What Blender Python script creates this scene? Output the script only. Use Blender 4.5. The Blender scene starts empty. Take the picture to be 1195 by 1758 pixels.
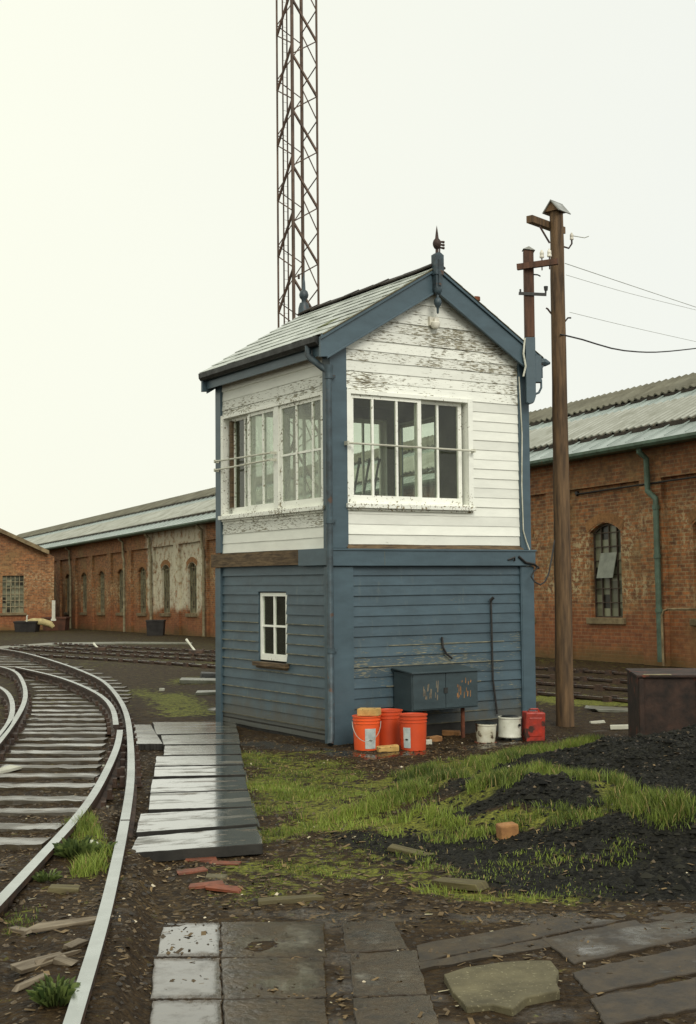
import bpy, math, random
import numpy as np
from mathutils import Vector, Matrix
random.seed(7); RNG = np.random.default_rng(7)
SC = bpy.context.scene
COL = SC.collection
PI = math.pi

# ------------------------------------------------------------------ camera
F = 2250.; CX = 597.5; CY = 879.; EYE = 1.75
pitch = math.atan(121/F); roll = math.radians(0.5)
fwd = np.array([0, math.cos(pitch), math.sin(pitch)]); up0 = np.array([0, -math.sin(pitch), math.cos(pitch)])
r0 = np.array([1., 0, 0]); cr, sr = math.cos(roll), math.sin(roll)
right = cr*r0 - sr*up0; up = sr*r0 + cr*up0
CAMP = np.array([0, 0, EYE])
cam_d = bpy.data.cameras.new('camera'); cam = bpy.data.objects.new('camera', cam_d); COL.objects.link(cam)
cam.matrix_world = Matrix(((right[0], up[0], -fwd[0], 0), (right[1], up[1], -fwd[1], 0), (right[2], up[2], -fwd[2], EYE), (0, 0, 0, 1)))
cam_d.sensor_fit = 'VERTICAL'; cam_d.sensor_height = 36; cam_d.lens = F/1758*36
cam_d.clip_start = .1; cam_d.clip_end = 3000
SC.camera = cam

def at(px, py, z=0.):                       # a point of the photograph on the level z
    d = fwd + right*(px-CX)/F + up*(CY-py)/F
    return CAMP + d*((z-EYE)/d[2])
def at_depth(px, py, Y):
    d = fwd + right*(px-CX)/F + up*(CY-py)/F
    return CAMP + d*(Y/d[1])

# ------------------------------------------------------------------ materials
class NT:
    def __init__(s, name):
        s.m = bpy.data.materials.new(name); s.m.use_nodes = True
        s.t = s.m.node_tree; s.t.nodes.clear()
        s.out = s.t.nodes.new('ShaderNodeOutputMaterial')
    def n(s, typ, props=None, **inp):
        nd = s.t.nodes.new(typ)
        for k, v in (props or {}).items(): setattr(nd, k, v)
        for k, v in inp.items():
            k = k.replace('_', ' ')
            if k.isdigit(): k = int(k)
            s.set(nd.inputs[k], v)
        return nd
    def set(s, sock, v):
        if isinstance(v, bpy.types.NodeSocket): s.t.links.new(v, sock)
        elif isinstance(v, (tuple, list)):
            v = tuple(v)
            if sock.type == 'RGBA' and len(v) == 3: v = v+(1,)
            sock.default_value = v
        else: sock.default_value = v
    def coord(s, scale=(1, 1, 1), kind='Object', loc=(0, 0, 0), rnd=True):
        tc = s.n('ShaderNodeTexCoord')
        mp = s.n('ShaderNodeMapping', Scale=scale, Location=loc); s.t.links.new(tc.outputs[kind], mp.inputs['Vector'])
        if rnd:
            oi = s.n('ShaderNodeObjectInfo')
            ad = s.n('ShaderNodeVectorMath', {'operation': 'ADD'}); s.t.links.new(mp.outputs[0], ad.inputs[0])
            mu = s.n('ShaderNodeMath', {'operation': 'MULTIPLY'}); s.t.links.new(oi.outputs['Random'], mu.inputs[0]); mu.inputs[1].default_value = 37.
            s.t.links.new(mu.outputs[0], ad.inputs[1]); return ad.outputs[0]
        return mp.outputs[0]
    def noise(s, vec, scale=5., detail=5., rough=.55, dist=0.):
        nd = s.n('ShaderNodeTexNoise', Scale=scale, Detail=detail, Roughness=rough, Distortion=dist)
        s.t.links.new(vec, nd.inputs['Vector']); return nd.outputs['Fac']
    def ramp(s, fac, lo, hi, a=0., b=1.):
        nd = s.n('ShaderNodeMapRange', {'clamp': True}); s.t.links.new(fac, nd.inputs[0])
        for i, v in zip((1, 2, 3, 4), (lo, hi, a, b)): nd.inputs[i].default_value = v
        return nd.outputs[0]
    def mix(s, f, a, b, mode='MIX'):
        nd = s.n('ShaderNodeMix', {'data_type': 'RGBA', 'blend_type': mode})
        s.set(nd.inputs[0], f); s.set(nd.inputs[6], a); s.set(nd.inputs[7], b); return nd.outputs[2]
    def math(s, op, a, b=0.):
        nd = s.n('ShaderNodeMath', {'operation': op}); s.set(nd.inputs[0], a); s.set(nd.inputs[1], b); return nd.outputs[0]
    def attr(s, name):
        return s.n('ShaderNodeAttribute', {'attribute_name': name}).outputs['Fac']
    def bump(s, h, strength=.3, dist=.01):
        nd = s.n('ShaderNodeBump', Strength=strength, Distance=dist); s.t.links.new(h, nd.inputs['Height']); return nd.outputs[0]
    def bsdf(s, col, rough=.7, metal=0., normal=None, spec=.5, **kw):
        b = s.n('ShaderNodeBsdfPrincipled')
        s.set(b.inputs['Base Color'], col); s.set(b.inputs['Roughness'], rough); s.set(b.inputs['Metallic'], metal)
        s.set(b.inputs['Specular IOR Level'], spec)
        for k, v in kw.items(): s.set(b.inputs[k.replace('_', ' ')], v)
        if normal is not None: s.t.links.new(normal, b.inputs['Normal'])
        s.t.links.new(b.outputs[0], s.out.inputs[0]); return b

def lin(r, g, b):
    f = lambda c: (c/255/12.92 if c/255 <= .04045 else ((c/255+.055)/1.055)**2.4)
    return (f(r), f(g), f(b))
def sc(c, k): return tuple(x*k for x in c)

def simple(name, c1, c2=None, rough=.7, scale=6., detail=6., metal=0., bump=.3, bd=.01, stretch=(1, 1, 1), spec=.5, lo=.35, hi=.65, speck=None, r2=None):
    m = NT(name); v = m.coord(stretch)
    f = m.ramp(m.noise(v, scale, detail, .62), lo, hi)
    c = m.mix(f, c1, c2 or sc(c1, .6))
    if speck:
        g = m.ramp(m.noise(m.coord((1, 1, 1)), speck[1], 3), speck[2], speck[2]+.05)
        c = m.mix(g, c, speck[0])
    big = m.ramp(m.noise(m.coord((.6, .6, .6)), 1.5, 3), .3, .7, .78, 1.12)
    c = m.mix(1., c, m.n('ShaderNodeCombineColor', **{'Red': big, 'Green': big, 'Blue': big}).outputs[0], 'MULTIPLY')
    r = m.ramp(f, 0, 1, rough, r2 if r2 is not None else min(1, rough+.12))
    m.bsdf(c, r, metal, m.bump(m.noise(v, scale*4, 4), bump, bd), spec); return m.m

def painted(name, paint, under, peel_bias=0., pk=.23, rough=.55, under2=None, streak=(2.2, 2.2, 16.), grime=.25, splash=False):
    """painted timber boards: paint peeled to bare wood where the board's own 'peel' attribute is high"""
    m = NT(name)
    v = m.coord(streak, rnd=False); v1 = m.coord((1, 1, 1), rnd=False)
    n1 = m.noise(v, 5.5, 7, .66, .3); n2 = m.noise(v1, 3.2, 5)
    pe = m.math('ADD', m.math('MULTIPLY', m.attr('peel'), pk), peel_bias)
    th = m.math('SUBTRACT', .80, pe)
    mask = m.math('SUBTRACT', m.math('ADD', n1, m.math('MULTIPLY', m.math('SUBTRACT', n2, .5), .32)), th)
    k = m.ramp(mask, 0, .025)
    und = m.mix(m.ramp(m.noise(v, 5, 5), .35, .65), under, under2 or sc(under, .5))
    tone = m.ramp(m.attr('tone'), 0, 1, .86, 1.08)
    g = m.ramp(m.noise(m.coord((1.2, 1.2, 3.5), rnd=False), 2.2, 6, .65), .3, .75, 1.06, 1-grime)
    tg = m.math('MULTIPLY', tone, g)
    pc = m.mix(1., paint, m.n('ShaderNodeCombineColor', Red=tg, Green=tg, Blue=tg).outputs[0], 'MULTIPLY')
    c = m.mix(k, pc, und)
    if splash:
        sp = m.n('ShaderNodeSeparateXYZ'); m.t.links.new(v1, sp.inputs[0])
        zz = m.math('ADD', sp.outputs[2], m.math('MULTIPLY', m.noise(m.coord((1, 1, .5), rnd=False), 5, 6, .65), -.9))
        c = m.mix(m.ramp(zz, .02, -.32, 0, .7), c, lin(70, 64, 48))
        c = m.mix(m.ramp(m.noise(m.coord((5, 5, 1.), rnd=False), 3.4, 6, .7), .58, .74, 0, .45), c, lin(96, 104, 98))
    h = m.math('ADD', m.math('MULTIPLY', k, -.6), m.math('MULTIPLY', m.noise(v, 9, 4), .5))
    m.bsdf(c, m.ramp(k, 0, 1, rough, .85), 0, m.bump(h, .5, .004)); return m.m

def glass(name, dirt=.1, dcol=(.5, .52, .42), tint=(.9, .93, .88)):
    m = NT(name)
    f = m.ramp(m.noise(m.coord((1, 1, .7)), 3.2, 7, .65, .5), .35, .75, dirt*.5, min(.97, dirt*1.6))
    tr = m.n('ShaderNodeBsdfTransparent', Color=tint+(1,)); gl = m.n('ShaderNodeBsdfGlossy', Color=(1, 1, 1, 1), Roughness=.02)
    wav = m.bump(m.noise(m.coord((1, 1, 1)), 2.0, 2), .15, .01); m.t.links.new(wav, gl.inputs['Normal'])
    fr0 = m.n('ShaderNodeFresnel', IOR=1.5); ge = m.n('ShaderNodeNewGeometry'); fo = m.math('MULTIPLY', fr0.outputs[0], m.math('SUBTRACT', 1., ge.outputs['Backfacing']))
    a = m.n('ShaderNodeMixShader'); m.t.links.new(fo, a.inputs[0]); m.t.links.new(tr.outputs[0], a.inputs[1]); m.t.links.new(gl.outputs[0], a.inputs[2])
    df = m.n('ShaderNodeBsdfDiffuse', Color=dcol+(1,)); tl = m.n('ShaderNodeBsdfTranslucent', Color=dcol+(1,))
    b = m.n('ShaderNodeMixShader', Fac=.5); m.t.links.new(df.outputs[0], b.inputs[1]); m.t.links.new(tl.outputs[0], b.inputs[2])
    c = m.n('ShaderNodeMixShader'); m.t.links.new(f, c.inputs[0]); m.t.links.new(a.outputs[0], c.inputs[1]); m.t.links.new(b.outputs[0], c.inputs[2])
    m.t.links.new(c.outputs[0], m.out.inputs[0]); return m.m

def brick_mat():
    m = NT('old_brick')
    tc = m.n('ShaderNodeTexCoord'); sp = m.n('ShaderNodeSeparateXYZ'); m.t.links.new(tc.outputs['Object'], sp.inputs[0])
    cb = m.n('ShaderNodeCombineXYZ', X=m.math('ADD', sp.outputs[0], sp.outputs[1]), Y=sp.outputs[2])
    br = m.n('ShaderNodeTexBrick', {'offset': .5}, Scale=1., Mortar_Size=.009, Mortar_Smooth=.2, Bias=-.1, Brick_Width=.235, Row_Height=.078,
             Color1=lin(166, 106, 60), Color2=lin(104, 66, 40), Mortar=lin(150, 130, 94))
    m.t.links.new(cb.outputs[0], br.inputs['Vector'])
    v = m.coord((1, 1, 1), rnd=False)
    big = m.noise(v, .55, 5, .6); fine = m.noise(v, 6, 5, .65)
    c = m.mix(m.ramp(big, .5, .68), br.outputs['Color'], lin(138, 112, 70))                  # yellower stock bricks
    c = m.mix(m.ramp(fine, .42, .68, 0, .75), c, lin(70, 46, 30)); c = m.mix(m.ramp(m.noise(v, 11, 3), .58, .66, 0, .5), c, lin(176, 120, 70))                       # sooty bricks
    # red repair/dado near the ground, salt bloom above it
    zz = m.math('ADD', sp.outputs[2], m.math('MULTIPLY', m.math('SUBTRACT', big, .5), 1.4))
    c = m.mix(m.ramp(zz, 1.45, .65, 0, .45), c, lin(130, 68, 38))
    c = m.mix(m.ramp(zz, .35, .05, 0, .75), c, lin(92, 76, 38))
    salt = m.math('MULTIPLY', m.ramp(m.noise(v, 8, 6, .7), .5, .56), m.math('MULTIPLY', m.ramp(zz, 1.0, 1.5), m.ramp(zz, 3.5, 2.4)))
    salt = m.math('MULTIPLY', salt, m.ramp(m.noise(v, .8, 3), .42, .6))
    c = m.mix(m.math('MULTIPLY', salt, .8), c, lin(188, 172, 132))
    # limewash patch, painted long ago on one bay
    wx = m.math('ADD', sp.outputs[0], m.math('MULTIPLY', m.math('SUBTRACT', m.noise(v, 1.6, 4), .5), 1.6))
    bay = m.math('MULTIPLY', m.ramp(wx, -33.3, -32.9), m.ramp(wx, -25.2, -25.8))
    wash = m.math('MULTIPLY', bay, m.math('MULTIPLY', m.ramp(zz, .95, 1.2), m.ramp(m.noise(v, 3.5, 6, .7), .36, .52)))
    c = m.mix(m.math('MULTIPLY', wash, .85), c, lin(206, 202, 178))
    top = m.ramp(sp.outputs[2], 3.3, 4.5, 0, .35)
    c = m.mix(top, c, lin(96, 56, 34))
    h = m.math('ADD', m.math('MULTIPLY', br.outputs['Fac'], -1.), m.math('MULTIPLY', fine, .6))
    m.bsdf(c, .82, 0, m.bump(h, .5, .01)); return m.m

def ground_mat():
    m = NT('yard_ground')
    v = m.coord((1, 1, 1), rnd=False)
    f1 = m.noise(v, 9, 8, .7); f2 = m.noise(v, 1.3, 5); f3 = m.noise(v, 42, 3, .6)
    mud = m.mix(m.ramp(f1, .35, .68), lin(24, 17, 9), lin(68, 51, 28))
    mud = m.mix(m.ramp(f2, .4, .7, 0, .5), mud, lin(34, 23, 12))
    grv = m.n('ShaderNodeTexVoronoi', {'feature': 'F1'}, Scale=34.); m.t.links.new(v, grv.inputs['Vector'])
    gc = m.mix(m.ramp(m.n('ShaderNodeSeparateColor', Color=grv.outputs['Color']).outputs[0], .1, .95), lin(28, 21, 12), lin(84, 68, 42))
    mud = m.mix(m.math('MULTIPLY', m.attr('gravel'), m.ramp(f1, .4, .6, .3, .95)), mud, gc)
    moss = m.mix(m.ramp(f3, .35, .65), lin(60, 66, 24), lin(128, 130, 52))
    mk = m.ramp(m.math('ADD', m.attr('moss'), m.math('MULTIPLY', m.math('SUBTRACT', f1, .5), 3.6)), .42, .72)
    c = m.mix(m.math('MULTIPLY', mk, .9), mud, moss)
    ash = m.mix(m.ramp(f3, .4, .7), lin(14, 14, 11), lin(40, 39, 31))
    ak = m.ramp(m.math('ADD', m.attr('ash'), m.math('MULTIPLY', m.math('SUBTRACT', f1, .5), .9)), .35, .6)
    c = m.mix(ak, c, ash)
    wet = m.ramp(m.math('ADD', m.attr('wet'), m.math('MULTIPLY', m.math('SUBTRACT', m.noise(v, 3, 5), .5), 1.2)), .45, .75)
    c = m.mix(m.math('MULTIPLY', wet, .45), c, (.018, .014, .01, 1))
    r = m.ramp(wet, 0, 1, .72, .12)
    h = m.math('ADD', m.math('MULTIPLY', f1, .8), m.math('ADD', m.math('MULTIPLY', f3, .35), m.math('MULTIPLY', grv.outputs['Distance'], -.8)))
    bp = m.n('ShaderNodeBump', Distance=.03); m.set(bp.inputs['Strength'], m.ramp(wet, 0, 1, .9, .08)); m.t.links.new(h, bp.inputs['Height'])
    m.bsdf(c, r, 0, bp.outputs[0], m.ramp(wet, 0, 1, .15, .6)); return m.m

def wet_timber(name, c1, c2, wet=.7, spec=.9, axis=(1.2, 14, 6), coat=.0, rw=.07):
    """sodden planks: dark grain, with a water film over part of the top"""
    m = NT(name)
    g = m.noise(m.coord(axis), 3, 7, .68, .3); p = m.noise(m.coord((.9, 3.2, 2)), 1.7, 6, .62, .4)
    k = m.ramp(p, .62-.42*wet, .74-.42*wet)
    c = m.mix(m.ramp(g, .3, .7), c1, c2)
    dm = m.ramp(m.math('ADD', m.noise(m.coord((1.3, 2.6, 2), loc=(3, 5, 1)), 2.4, 7, .68), m.math('MULTIPLY', m.math('SUBTRACT', g, .5), .25)), .56, .63)
    c = m.mix(m.math('MULTIPLY', dm, .85), c, m.mix(m.ramp(g, .4, .6), lin(44, 34, 19), lin(78, 62, 38))); k = m.math('MULTIPLY', k, m.math('SUBTRACT', 1., m.math('MULTIPLY', dm, .9)))
    r = m.ramp(k, 0, 1, .42, rw)
    bp = m.n('ShaderNodeBump', Distance=.006); m.set(bp.inputs['Strength'], m.ramp(k, 0, 1, .7, .06)); m.t.links.new(g, bp.inputs['Height'])
    b = m.bsdf(c, r, 0, bp.outputs[0], spec)
    b.inputs['IOR'].default_value = 1.6
    m.set(b.inputs['Coat Weight'], m.math('MULTIPLY', k, coat)); b.inputs['Coat Roughness'].default_value = rw
    return m.m

W_ = {}
def mats():
    wood_u = lin(150, 138, 108)
    W_['white'] = painted('white_painted_boards', (.80, .81, .73), lin(156, 150, 128), 0, .23, .5, lin(96, 92, 76), grime=.10)
    W_['white2'] = painted('white_window_paint', (.80, .81, .73), lin(150, 138, 104), .02, .17, .5, lin(84, 74, 54), streak=(7, 7, 7), grime=.08)
    W_['blue'] = painted('blue_painted_boards', lin(66, 86, 96), lin(134, 130, 108), -.02, .27, .5, lin(76, 82, 76), grime=.38, splash=True)
    W_['bluetrim'] = painted('blue_painted_trim', lin(73, 92, 101), lin(104, 106, 88), -.05, .23, .42, lin(72, 76, 70), streak=(6, 6, 1.6), grime=.30)
    W_['bare'] = simple('bare_weathered_wood', lin(112, 92, 64), lin(66, 52, 38), .8, 3, stretch=(2, 2, 18))
    W_['pole'] = simple('creosoted_pole', lin(112, 86, 56), lin(62, 47, 31), .72, 2.5, stretch=(8, 8, .8), bump=.6, bd=.01)
    W_['pole_rust'] = simple('reddish_pole_timber', lin(100, 66, 46), lin(62, 44, 32), .75, 2.5, stretch=(8, 8, .8), bump=.5)
    W_['slate'] = None
    m = NT('wet_roof_slate'); t = m.ramp(m.attr('tone'), 0, 1, .72, 1.1)
    v = m.coord((1, 1, 1), rnd=False)
    c = m.mix(m.ramp(m.noise(v, 6, 5), .35, .7), lin(186, 192, 182), lin(150, 156, 146))
    c = m.mix(1., c, m.n('ShaderNodeCombineColor', Red=t, Green=t, Blue=t).outputs[0], 'MULTIPLY')
    mo = m.math('MULTIPLY', m.attr('moss'), 1.); mk = m.ramp(m.math('ADD', mo, m.math('MULTIPLY', m.math('SUBTRACT', m.noise(v, 9, 5), .5), .9)), .45, .7)
    c = m.mix(mk, c, lin(92, 98, 52))
    m.bsdf(c, m.ramp(mk, 0, 1, .32, .8), 0, m.bump(m.noise(v, 20, 4), .25, .004), .7); W_['slate'] = m.m
    W_['glass'] = glass('window_glass', .05)
    W_['dirty'] = glass('grimy_glass', .34, (.72, .75, .64), (.86, .9, .84))
    W_['dark_inside'] = simple('dark_interior_paint', lin(104, 104, 80), lin(74, 72, 54), .8, 2)
    W_['cream_inside'] = simple('cream_interior_paint', lin(186, 184, 150), lin(140, 136, 108), .6, 3)
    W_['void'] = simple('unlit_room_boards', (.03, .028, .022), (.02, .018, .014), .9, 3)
    W_['iron_blue'] = simple('painted_cast_iron', lin(66, 84, 92), lin(46, 54, 58), .45, 7, metal=.0, bump=.3, speck=(lin(80, 60, 48), 9, .64))
    W_['rust_iron'] = simple('rusty_dark_iron', lin(84, 62, 52), lin(50, 38, 34), .6, 9, metal=.2, bump=.5)
    W_['dark_iron'] = simple('dark_gutter_iron', lin(48, 50, 48), lin(30, 30, 28), .45, 6, bump=.3)
    W_['rail_top'] = None
    m = NT('polished_rail_head'); v = m.coord((1, 1, 1), rnd=False)
    m.bsdf(m.mix(m.ramp(m.noise(v, 2, 5), .35, .7), (.52, .55, .53, 1), (.36, .38, .36, 1)), m.ramp(m.noise(v, 9, 4), .3, .7, .2, .34), .9, None); W_['rail_top'] = m.m
    W_['rail_side'] = simple('rusty_rail_side', lin(78, 56, 40), lin(40, 30, 24), .6, 8, bump=.5)
    W_['sleeper'] = wet_timber('wet_sleeper_timber', lin(40, 34, 26), lin(80, 72, 55), .40, .7, (1.5, 16, 6), .25, .16)
    W_['sleeper_far'] = simple('old_sleeper_timber', lin(74, 64, 50), lin(36, 30, 24), .5, 3, stretch=(12, 2, 2))
    W_['plank'] = wet_timber('flooded_crossing_plank', lin(46, 45, 38), lin(96, 94, 80), .64, 1.0, coat=1.0, rw=.10)
    W_['plank_side'] = simple('plank_edge', lin(38, 36, 30), lin(22, 20, 16), .7, 5)
    W_['slab'] = None
    def wet_slab(name, a, b2, d1, d2, pits=.70, coat=.9, dr=.30, sp=.7):
        m = NT(name); v = m.coord((1, 1, 1), rnd=True); gv = m.coord((1.2, 9, 3), rnd=True)
        dirt = m.ramp(m.math('ADD', m.math('ADD', m.math('MULTIPLY', m.noise(v, 3.0, 7, .68), .8), m.math('MULTIPLY', m.noise(v, 15, 4), .2)), m.math('MULTIPLY', m.attr('mud'), .42)), .62, .80)
        pit = m.ramp(m.noise(v, 30, 3), pits, pits+.03)
        c = m.mix(m.ramp(m.noise(gv, 5, 5), .3, .7), a, b2)
        c = m.mix(dirt, c, m.mix(m.ramp(m.noise(v, 9, 5, .7), .35, .65), d1, d2)); c = m.mix(pit, c, lin(30, 24, 15))
        bp = m.n('ShaderNodeBump', Distance=.008); m.set(bp.inputs['Strength'], m.ramp(dirt, 0, 1, .05, .55)); m.t.links.new(m.noise(v, 22, 5), bp.inputs['Height'])
        r = m.math('ADD', m.ramp(dirt, 0, 1, .05, dr), m.math('MULTIPLY', pit, .4))
        b = m.bsdf(c, r, 0, bp.outputs[0], sp); m.set(b.inputs['Coat Weight'], m.math('MULTIPLY', m.math('SUBTRACT', 1., dirt), coat)); b.inputs['Coat Roughness'].default_value = .05
        return m.m
    W_['slab'] = wet_slab('wet_muddy_slab', lin(66, 56, 36), lin(46, 38, 24), lin(36, 26, 13), lin(68, 52, 29), dr=.2, sp=.6)
    W_['muddy_board'] = wet_slab('mud_caked_timber', lin(62, 54, 35), lin(40, 33, 20), lin(34, 26, 14), lin(64, 51, 30), .74, .25, .48, .4)
    W_['mudside'] = simple('muddy_slab_edge', lin(52, 40, 22), lin(36, 27, 14), .6, 6)
    W_['tan_conc'] = simple('pale_aggregate_concrete', lin(98, 91, 64), lin(70, 64, 43), .7, 5, detail=8, speck=(lin(128, 121, 92), 60, .62), bump=.6)
    W_['tarmac_pale'] = simple('wet_pale_concrete', lin(128, 130, 116), lin(90, 90, 78), .25, 3)
    W_['orange'] = simple('orange_plastic', lin(226, 92, 40), lin(204, 76, 34), .38, 4, bump=.08, lo=.3, hi=.8, speck=(lin(120, 60, 36), 14, .66))
    W_['orange2'] = simple('dull_orange_plastic', lin(206, 76, 34), lin(184, 66, 30), .45, 4, bump=.08, lo=.3, hi=.8)
    W_['red'] = simple('chipped_red_paint', lin(176, 52, 34), lin(120, 40, 30), .45, 9, speck=(lin(66, 38, 30), 7, .56))
    W_['tinwhite'] = simple('chipped_white_tin', lin(214, 214, 200), lin(186, 186, 168), .4, 6, speck=(lin(84, 62, 44), 6, .60))
    W_['tinwhite2'] = simple('stained_white_enamel', lin(212, 210, 192), lin(170, 162, 134), .4, 7, speck=(lin(70, 50, 36), 7, .54))
    W_['black'] = simple('wet_black_residue', lin(24, 24, 20), lin(14, 14, 12), .3, 8)
    W_['label'] = simple('faded_paper_label', lin(196, 204, 198), lin(160, 172, 172), .6, 14)
    W_['yellow_brick'] = simple('buff_brick', lin(196, 160, 96), lin(166, 132, 74), .8, 12, speck=(lin(110, 84, 50), 18, .62))
    W_['brown_brick'] = simple('tan_brick', lin(156, 112, 66), lin(120, 84, 50), .8, 12)
    W_['red_brick'] = simple('red_brick', lin(128, 68, 42), lin(88, 50, 32), .6, 10, speck=(lin(80, 62, 42), 10, .6))
    W_['cabinet'] = painted('cabinet_paint', lin(60, 74, 78), lin(150, 142, 104), -.02, .22, .45, lin(120, 96, 58), streak=(9, 9, 2.4), grime=.42)
    W_['rust'] = simple('rust_pipe', lin(120, 64, 36), lin(72, 42, 28), .8, 8)
    W_['tank'] = simple('rust_eaten_steel', lin(58, 37, 25), lin(22, 17, 13), .75, 5, detail=9, speck=(lin(104, 50, 30), 4, .60), bump=.6)
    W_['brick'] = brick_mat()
    W_['shedglass'] = None
    m = NT('old_factory_panes'); tc = m.n('ShaderNodeTexCoord'); mp = m.n('ShaderNodeMapping', Scale=(1/.27, 1, 1/.3), Location=(.1, 0, .2)); m.t.links.new(tc.outputs['Object'], mp.inputs[0])
    fl = m.n('ShaderNodeVectorMath', {'operation': 'FLOOR'}); m.t.links.new(mp.outputs[0], fl.inputs[0])
    wn = m.n('ShaderNodeTexWhiteNoise'); m.t.links.new(fl.outputs[0], wn.inputs['Vector'])
    c = m.mix(m.ramp(wn.outputs['Value'], 0, 1), lin(60, 62, 48), lin(142, 142, 116)); c = m.mix(m.ramp(wn.outputs['Value'], .88, .9), c, lin(34, 32, 24))
    m.bsdf(c, .3, 0, m.bump(m.noise(m.coord(), 5, 3), .1, .01), .5); W_['shedglass'] = m.m
    W_['sash_iron'] = simple('grey_iron_glazing_bar', lin(84, 72, 58), lin(60, 46, 36), .7, 6)
    W_['sash_pale'] = simple('pale_glazing_bar', lin(148, 140, 110), lin(112, 100, 76), .7, 6)
    W_['stone'] = simple('stone_sill', lin(136, 120, 88), lin(100, 84, 60), .8, 5)
    W_['green'] = simple('green_painted_pipe', lin(84, 108, 92), lin(68, 84, 68), .5, 5, speck=(lin(110, 82, 54), 6, .66))
    m = NT('weathered_shaded_corrugated_sheet'); v = m.coord((1, 1, 1), rnd=False); f_ = m.noise(v, 1.5, 7, .65)
    c = m.mix(m.ramp(f_, .35, .65), lin(164, 166, 156), lin(126, 127, 114)); c = m.mix(m.ramp(m.math('ADD', m.attr('tone'), m.math('MULTIPLY', m.math('SUBTRACT', f_, .5), .8)), .62, .3), c, lin(70, 64, 46))  # dirt-brown valleys: the corrugations' shade put into the colour
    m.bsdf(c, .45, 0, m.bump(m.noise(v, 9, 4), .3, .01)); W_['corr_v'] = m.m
    W_['corr'] = simple('weathered_asbestos_sheet', lin(158, 158, 142), lin(116, 114, 96), .5, 1.5, detail=8, bump=.3)
    W_['corr_up'] = simple('lichened_roof_sheet', lin(112, 110, 94), lin(88, 85, 70), .7, 1.5, detail=8)
    W_['casement'] = simple('grey_pane', lin(128, 132, 116), lin(104, 108, 94), .3, 5)
    W_['patent'] = simple('roof_patent_glazing', lin(160, 172, 166), lin(132, 144, 138), .3, .8, detail=6, spec=.7)
    W_['edge'] = simple('broken_sheet_edge', lin(58, 50, 40), lin(30, 26, 20), .8, 5)
    W_['mast'] = simple('brown_mast_steel', lin(104, 84, 70), lin(74, 60, 50), .6, 3, metal=.2)
    W_['porcelain'] = simple('white_porcelain', lin(222, 218, 204), lin(190, 184, 166), .2, 5)
    W_['zinc'] = simple('grey_zinc_cap', lin(168, 170, 164), lin(120, 120, 112), .35, 5, metal=.4)
    W_['cable'] = simple('black_cable', lin(42, 40, 38), lin(28, 26, 24), .5, 10)
    W_['wire'] = simple('weathered_grey_wire', lin(176, 178, 168), lin(150, 152, 142), .5, 5)
    W_['whitecable'] = simple('white_painted_cable', lin(214, 214, 200), lin(180, 180, 160), .5, 10)
    m = NT('fallen_litter'); c = m.mix(m.ramp(m.attr('tone'), 0, 1), lin(40, 30, 18), lin(120, 98, 62)); c = m.mix(m.ramp(m.attr('tone'), .972, .98), c, lin(170, 160, 130)); m.bsdf(c, .6, 0, None, .3); W_['litter'] = m.m
    W_['splinter'] = simple('bleached_splintered_wood', lin(128, 116, 96), lin(82, 70, 54), .6, 4, stretch=(1, 8, 4))
    W_['mossy_board'] = simple('mossy_offcut', lin(96, 88, 50), lin(70, 62, 38), .7, 4, stretch=(1, 8, 4))
    W_['grass'] = None
    m = NT('grass_blades'); t = m.attr('tone')
    c = m.mix(m.ramp(t, 0, 1), lin(54, 68, 26), lin(136, 152, 64)); c = m.mix(m.ramp(t, 1.2, 1.5), c, lin(158, 138, 92))
    m.bsdf(c, .6, 0, None, .25); W_['grass'] = m.m
    m = NT('weed_leaves'); c = m.mix(m.attr('tone'), lin(46, 62, 28), lin(98, 112, 58)); m.bsdf(c, .5, 0, None, .4); W_['weed'] = m.m
    m = NT('ballast_stones'); c = m.mix(m.attr('tone'), lin(30, 22, 13), lin(98, 80, 52)); c = m.mix(m.ramp(m.attr('tone'), .975, .985), c, lin(196, 184, 158)); m.bsdf(c, .5, 0, None, .5); W_['stones'] = m.m
    m = NT('ash_clinker'); c = m.mix(m.attr('tone'), (.003, .003, .002, 1), (.022, .021, .014, 1)); m.bsdf(c, .7, 0, None, .12); W_['clinker'] = m.m
    W_['ground'] = ground_mat()
    W_['tarp'] = simple('yellowed_tarpaulin', lin(190, 176, 124), lin(140, 124, 84), .7, 3)
    W_['skip'] = simple('blackened_skip_steel', lin(40, 36, 32), lin(26, 22, 20), .7, 4)
    W_['brownskip'] = simple('brown_rusted_sheet', lin(92, 54, 34), lin(60, 38, 26), .8, 3)
    W_['white_board'] = simple('plain_white_board', lin(206, 206, 190), lin(180, 178, 160), .6, 4)
mats()

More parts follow.
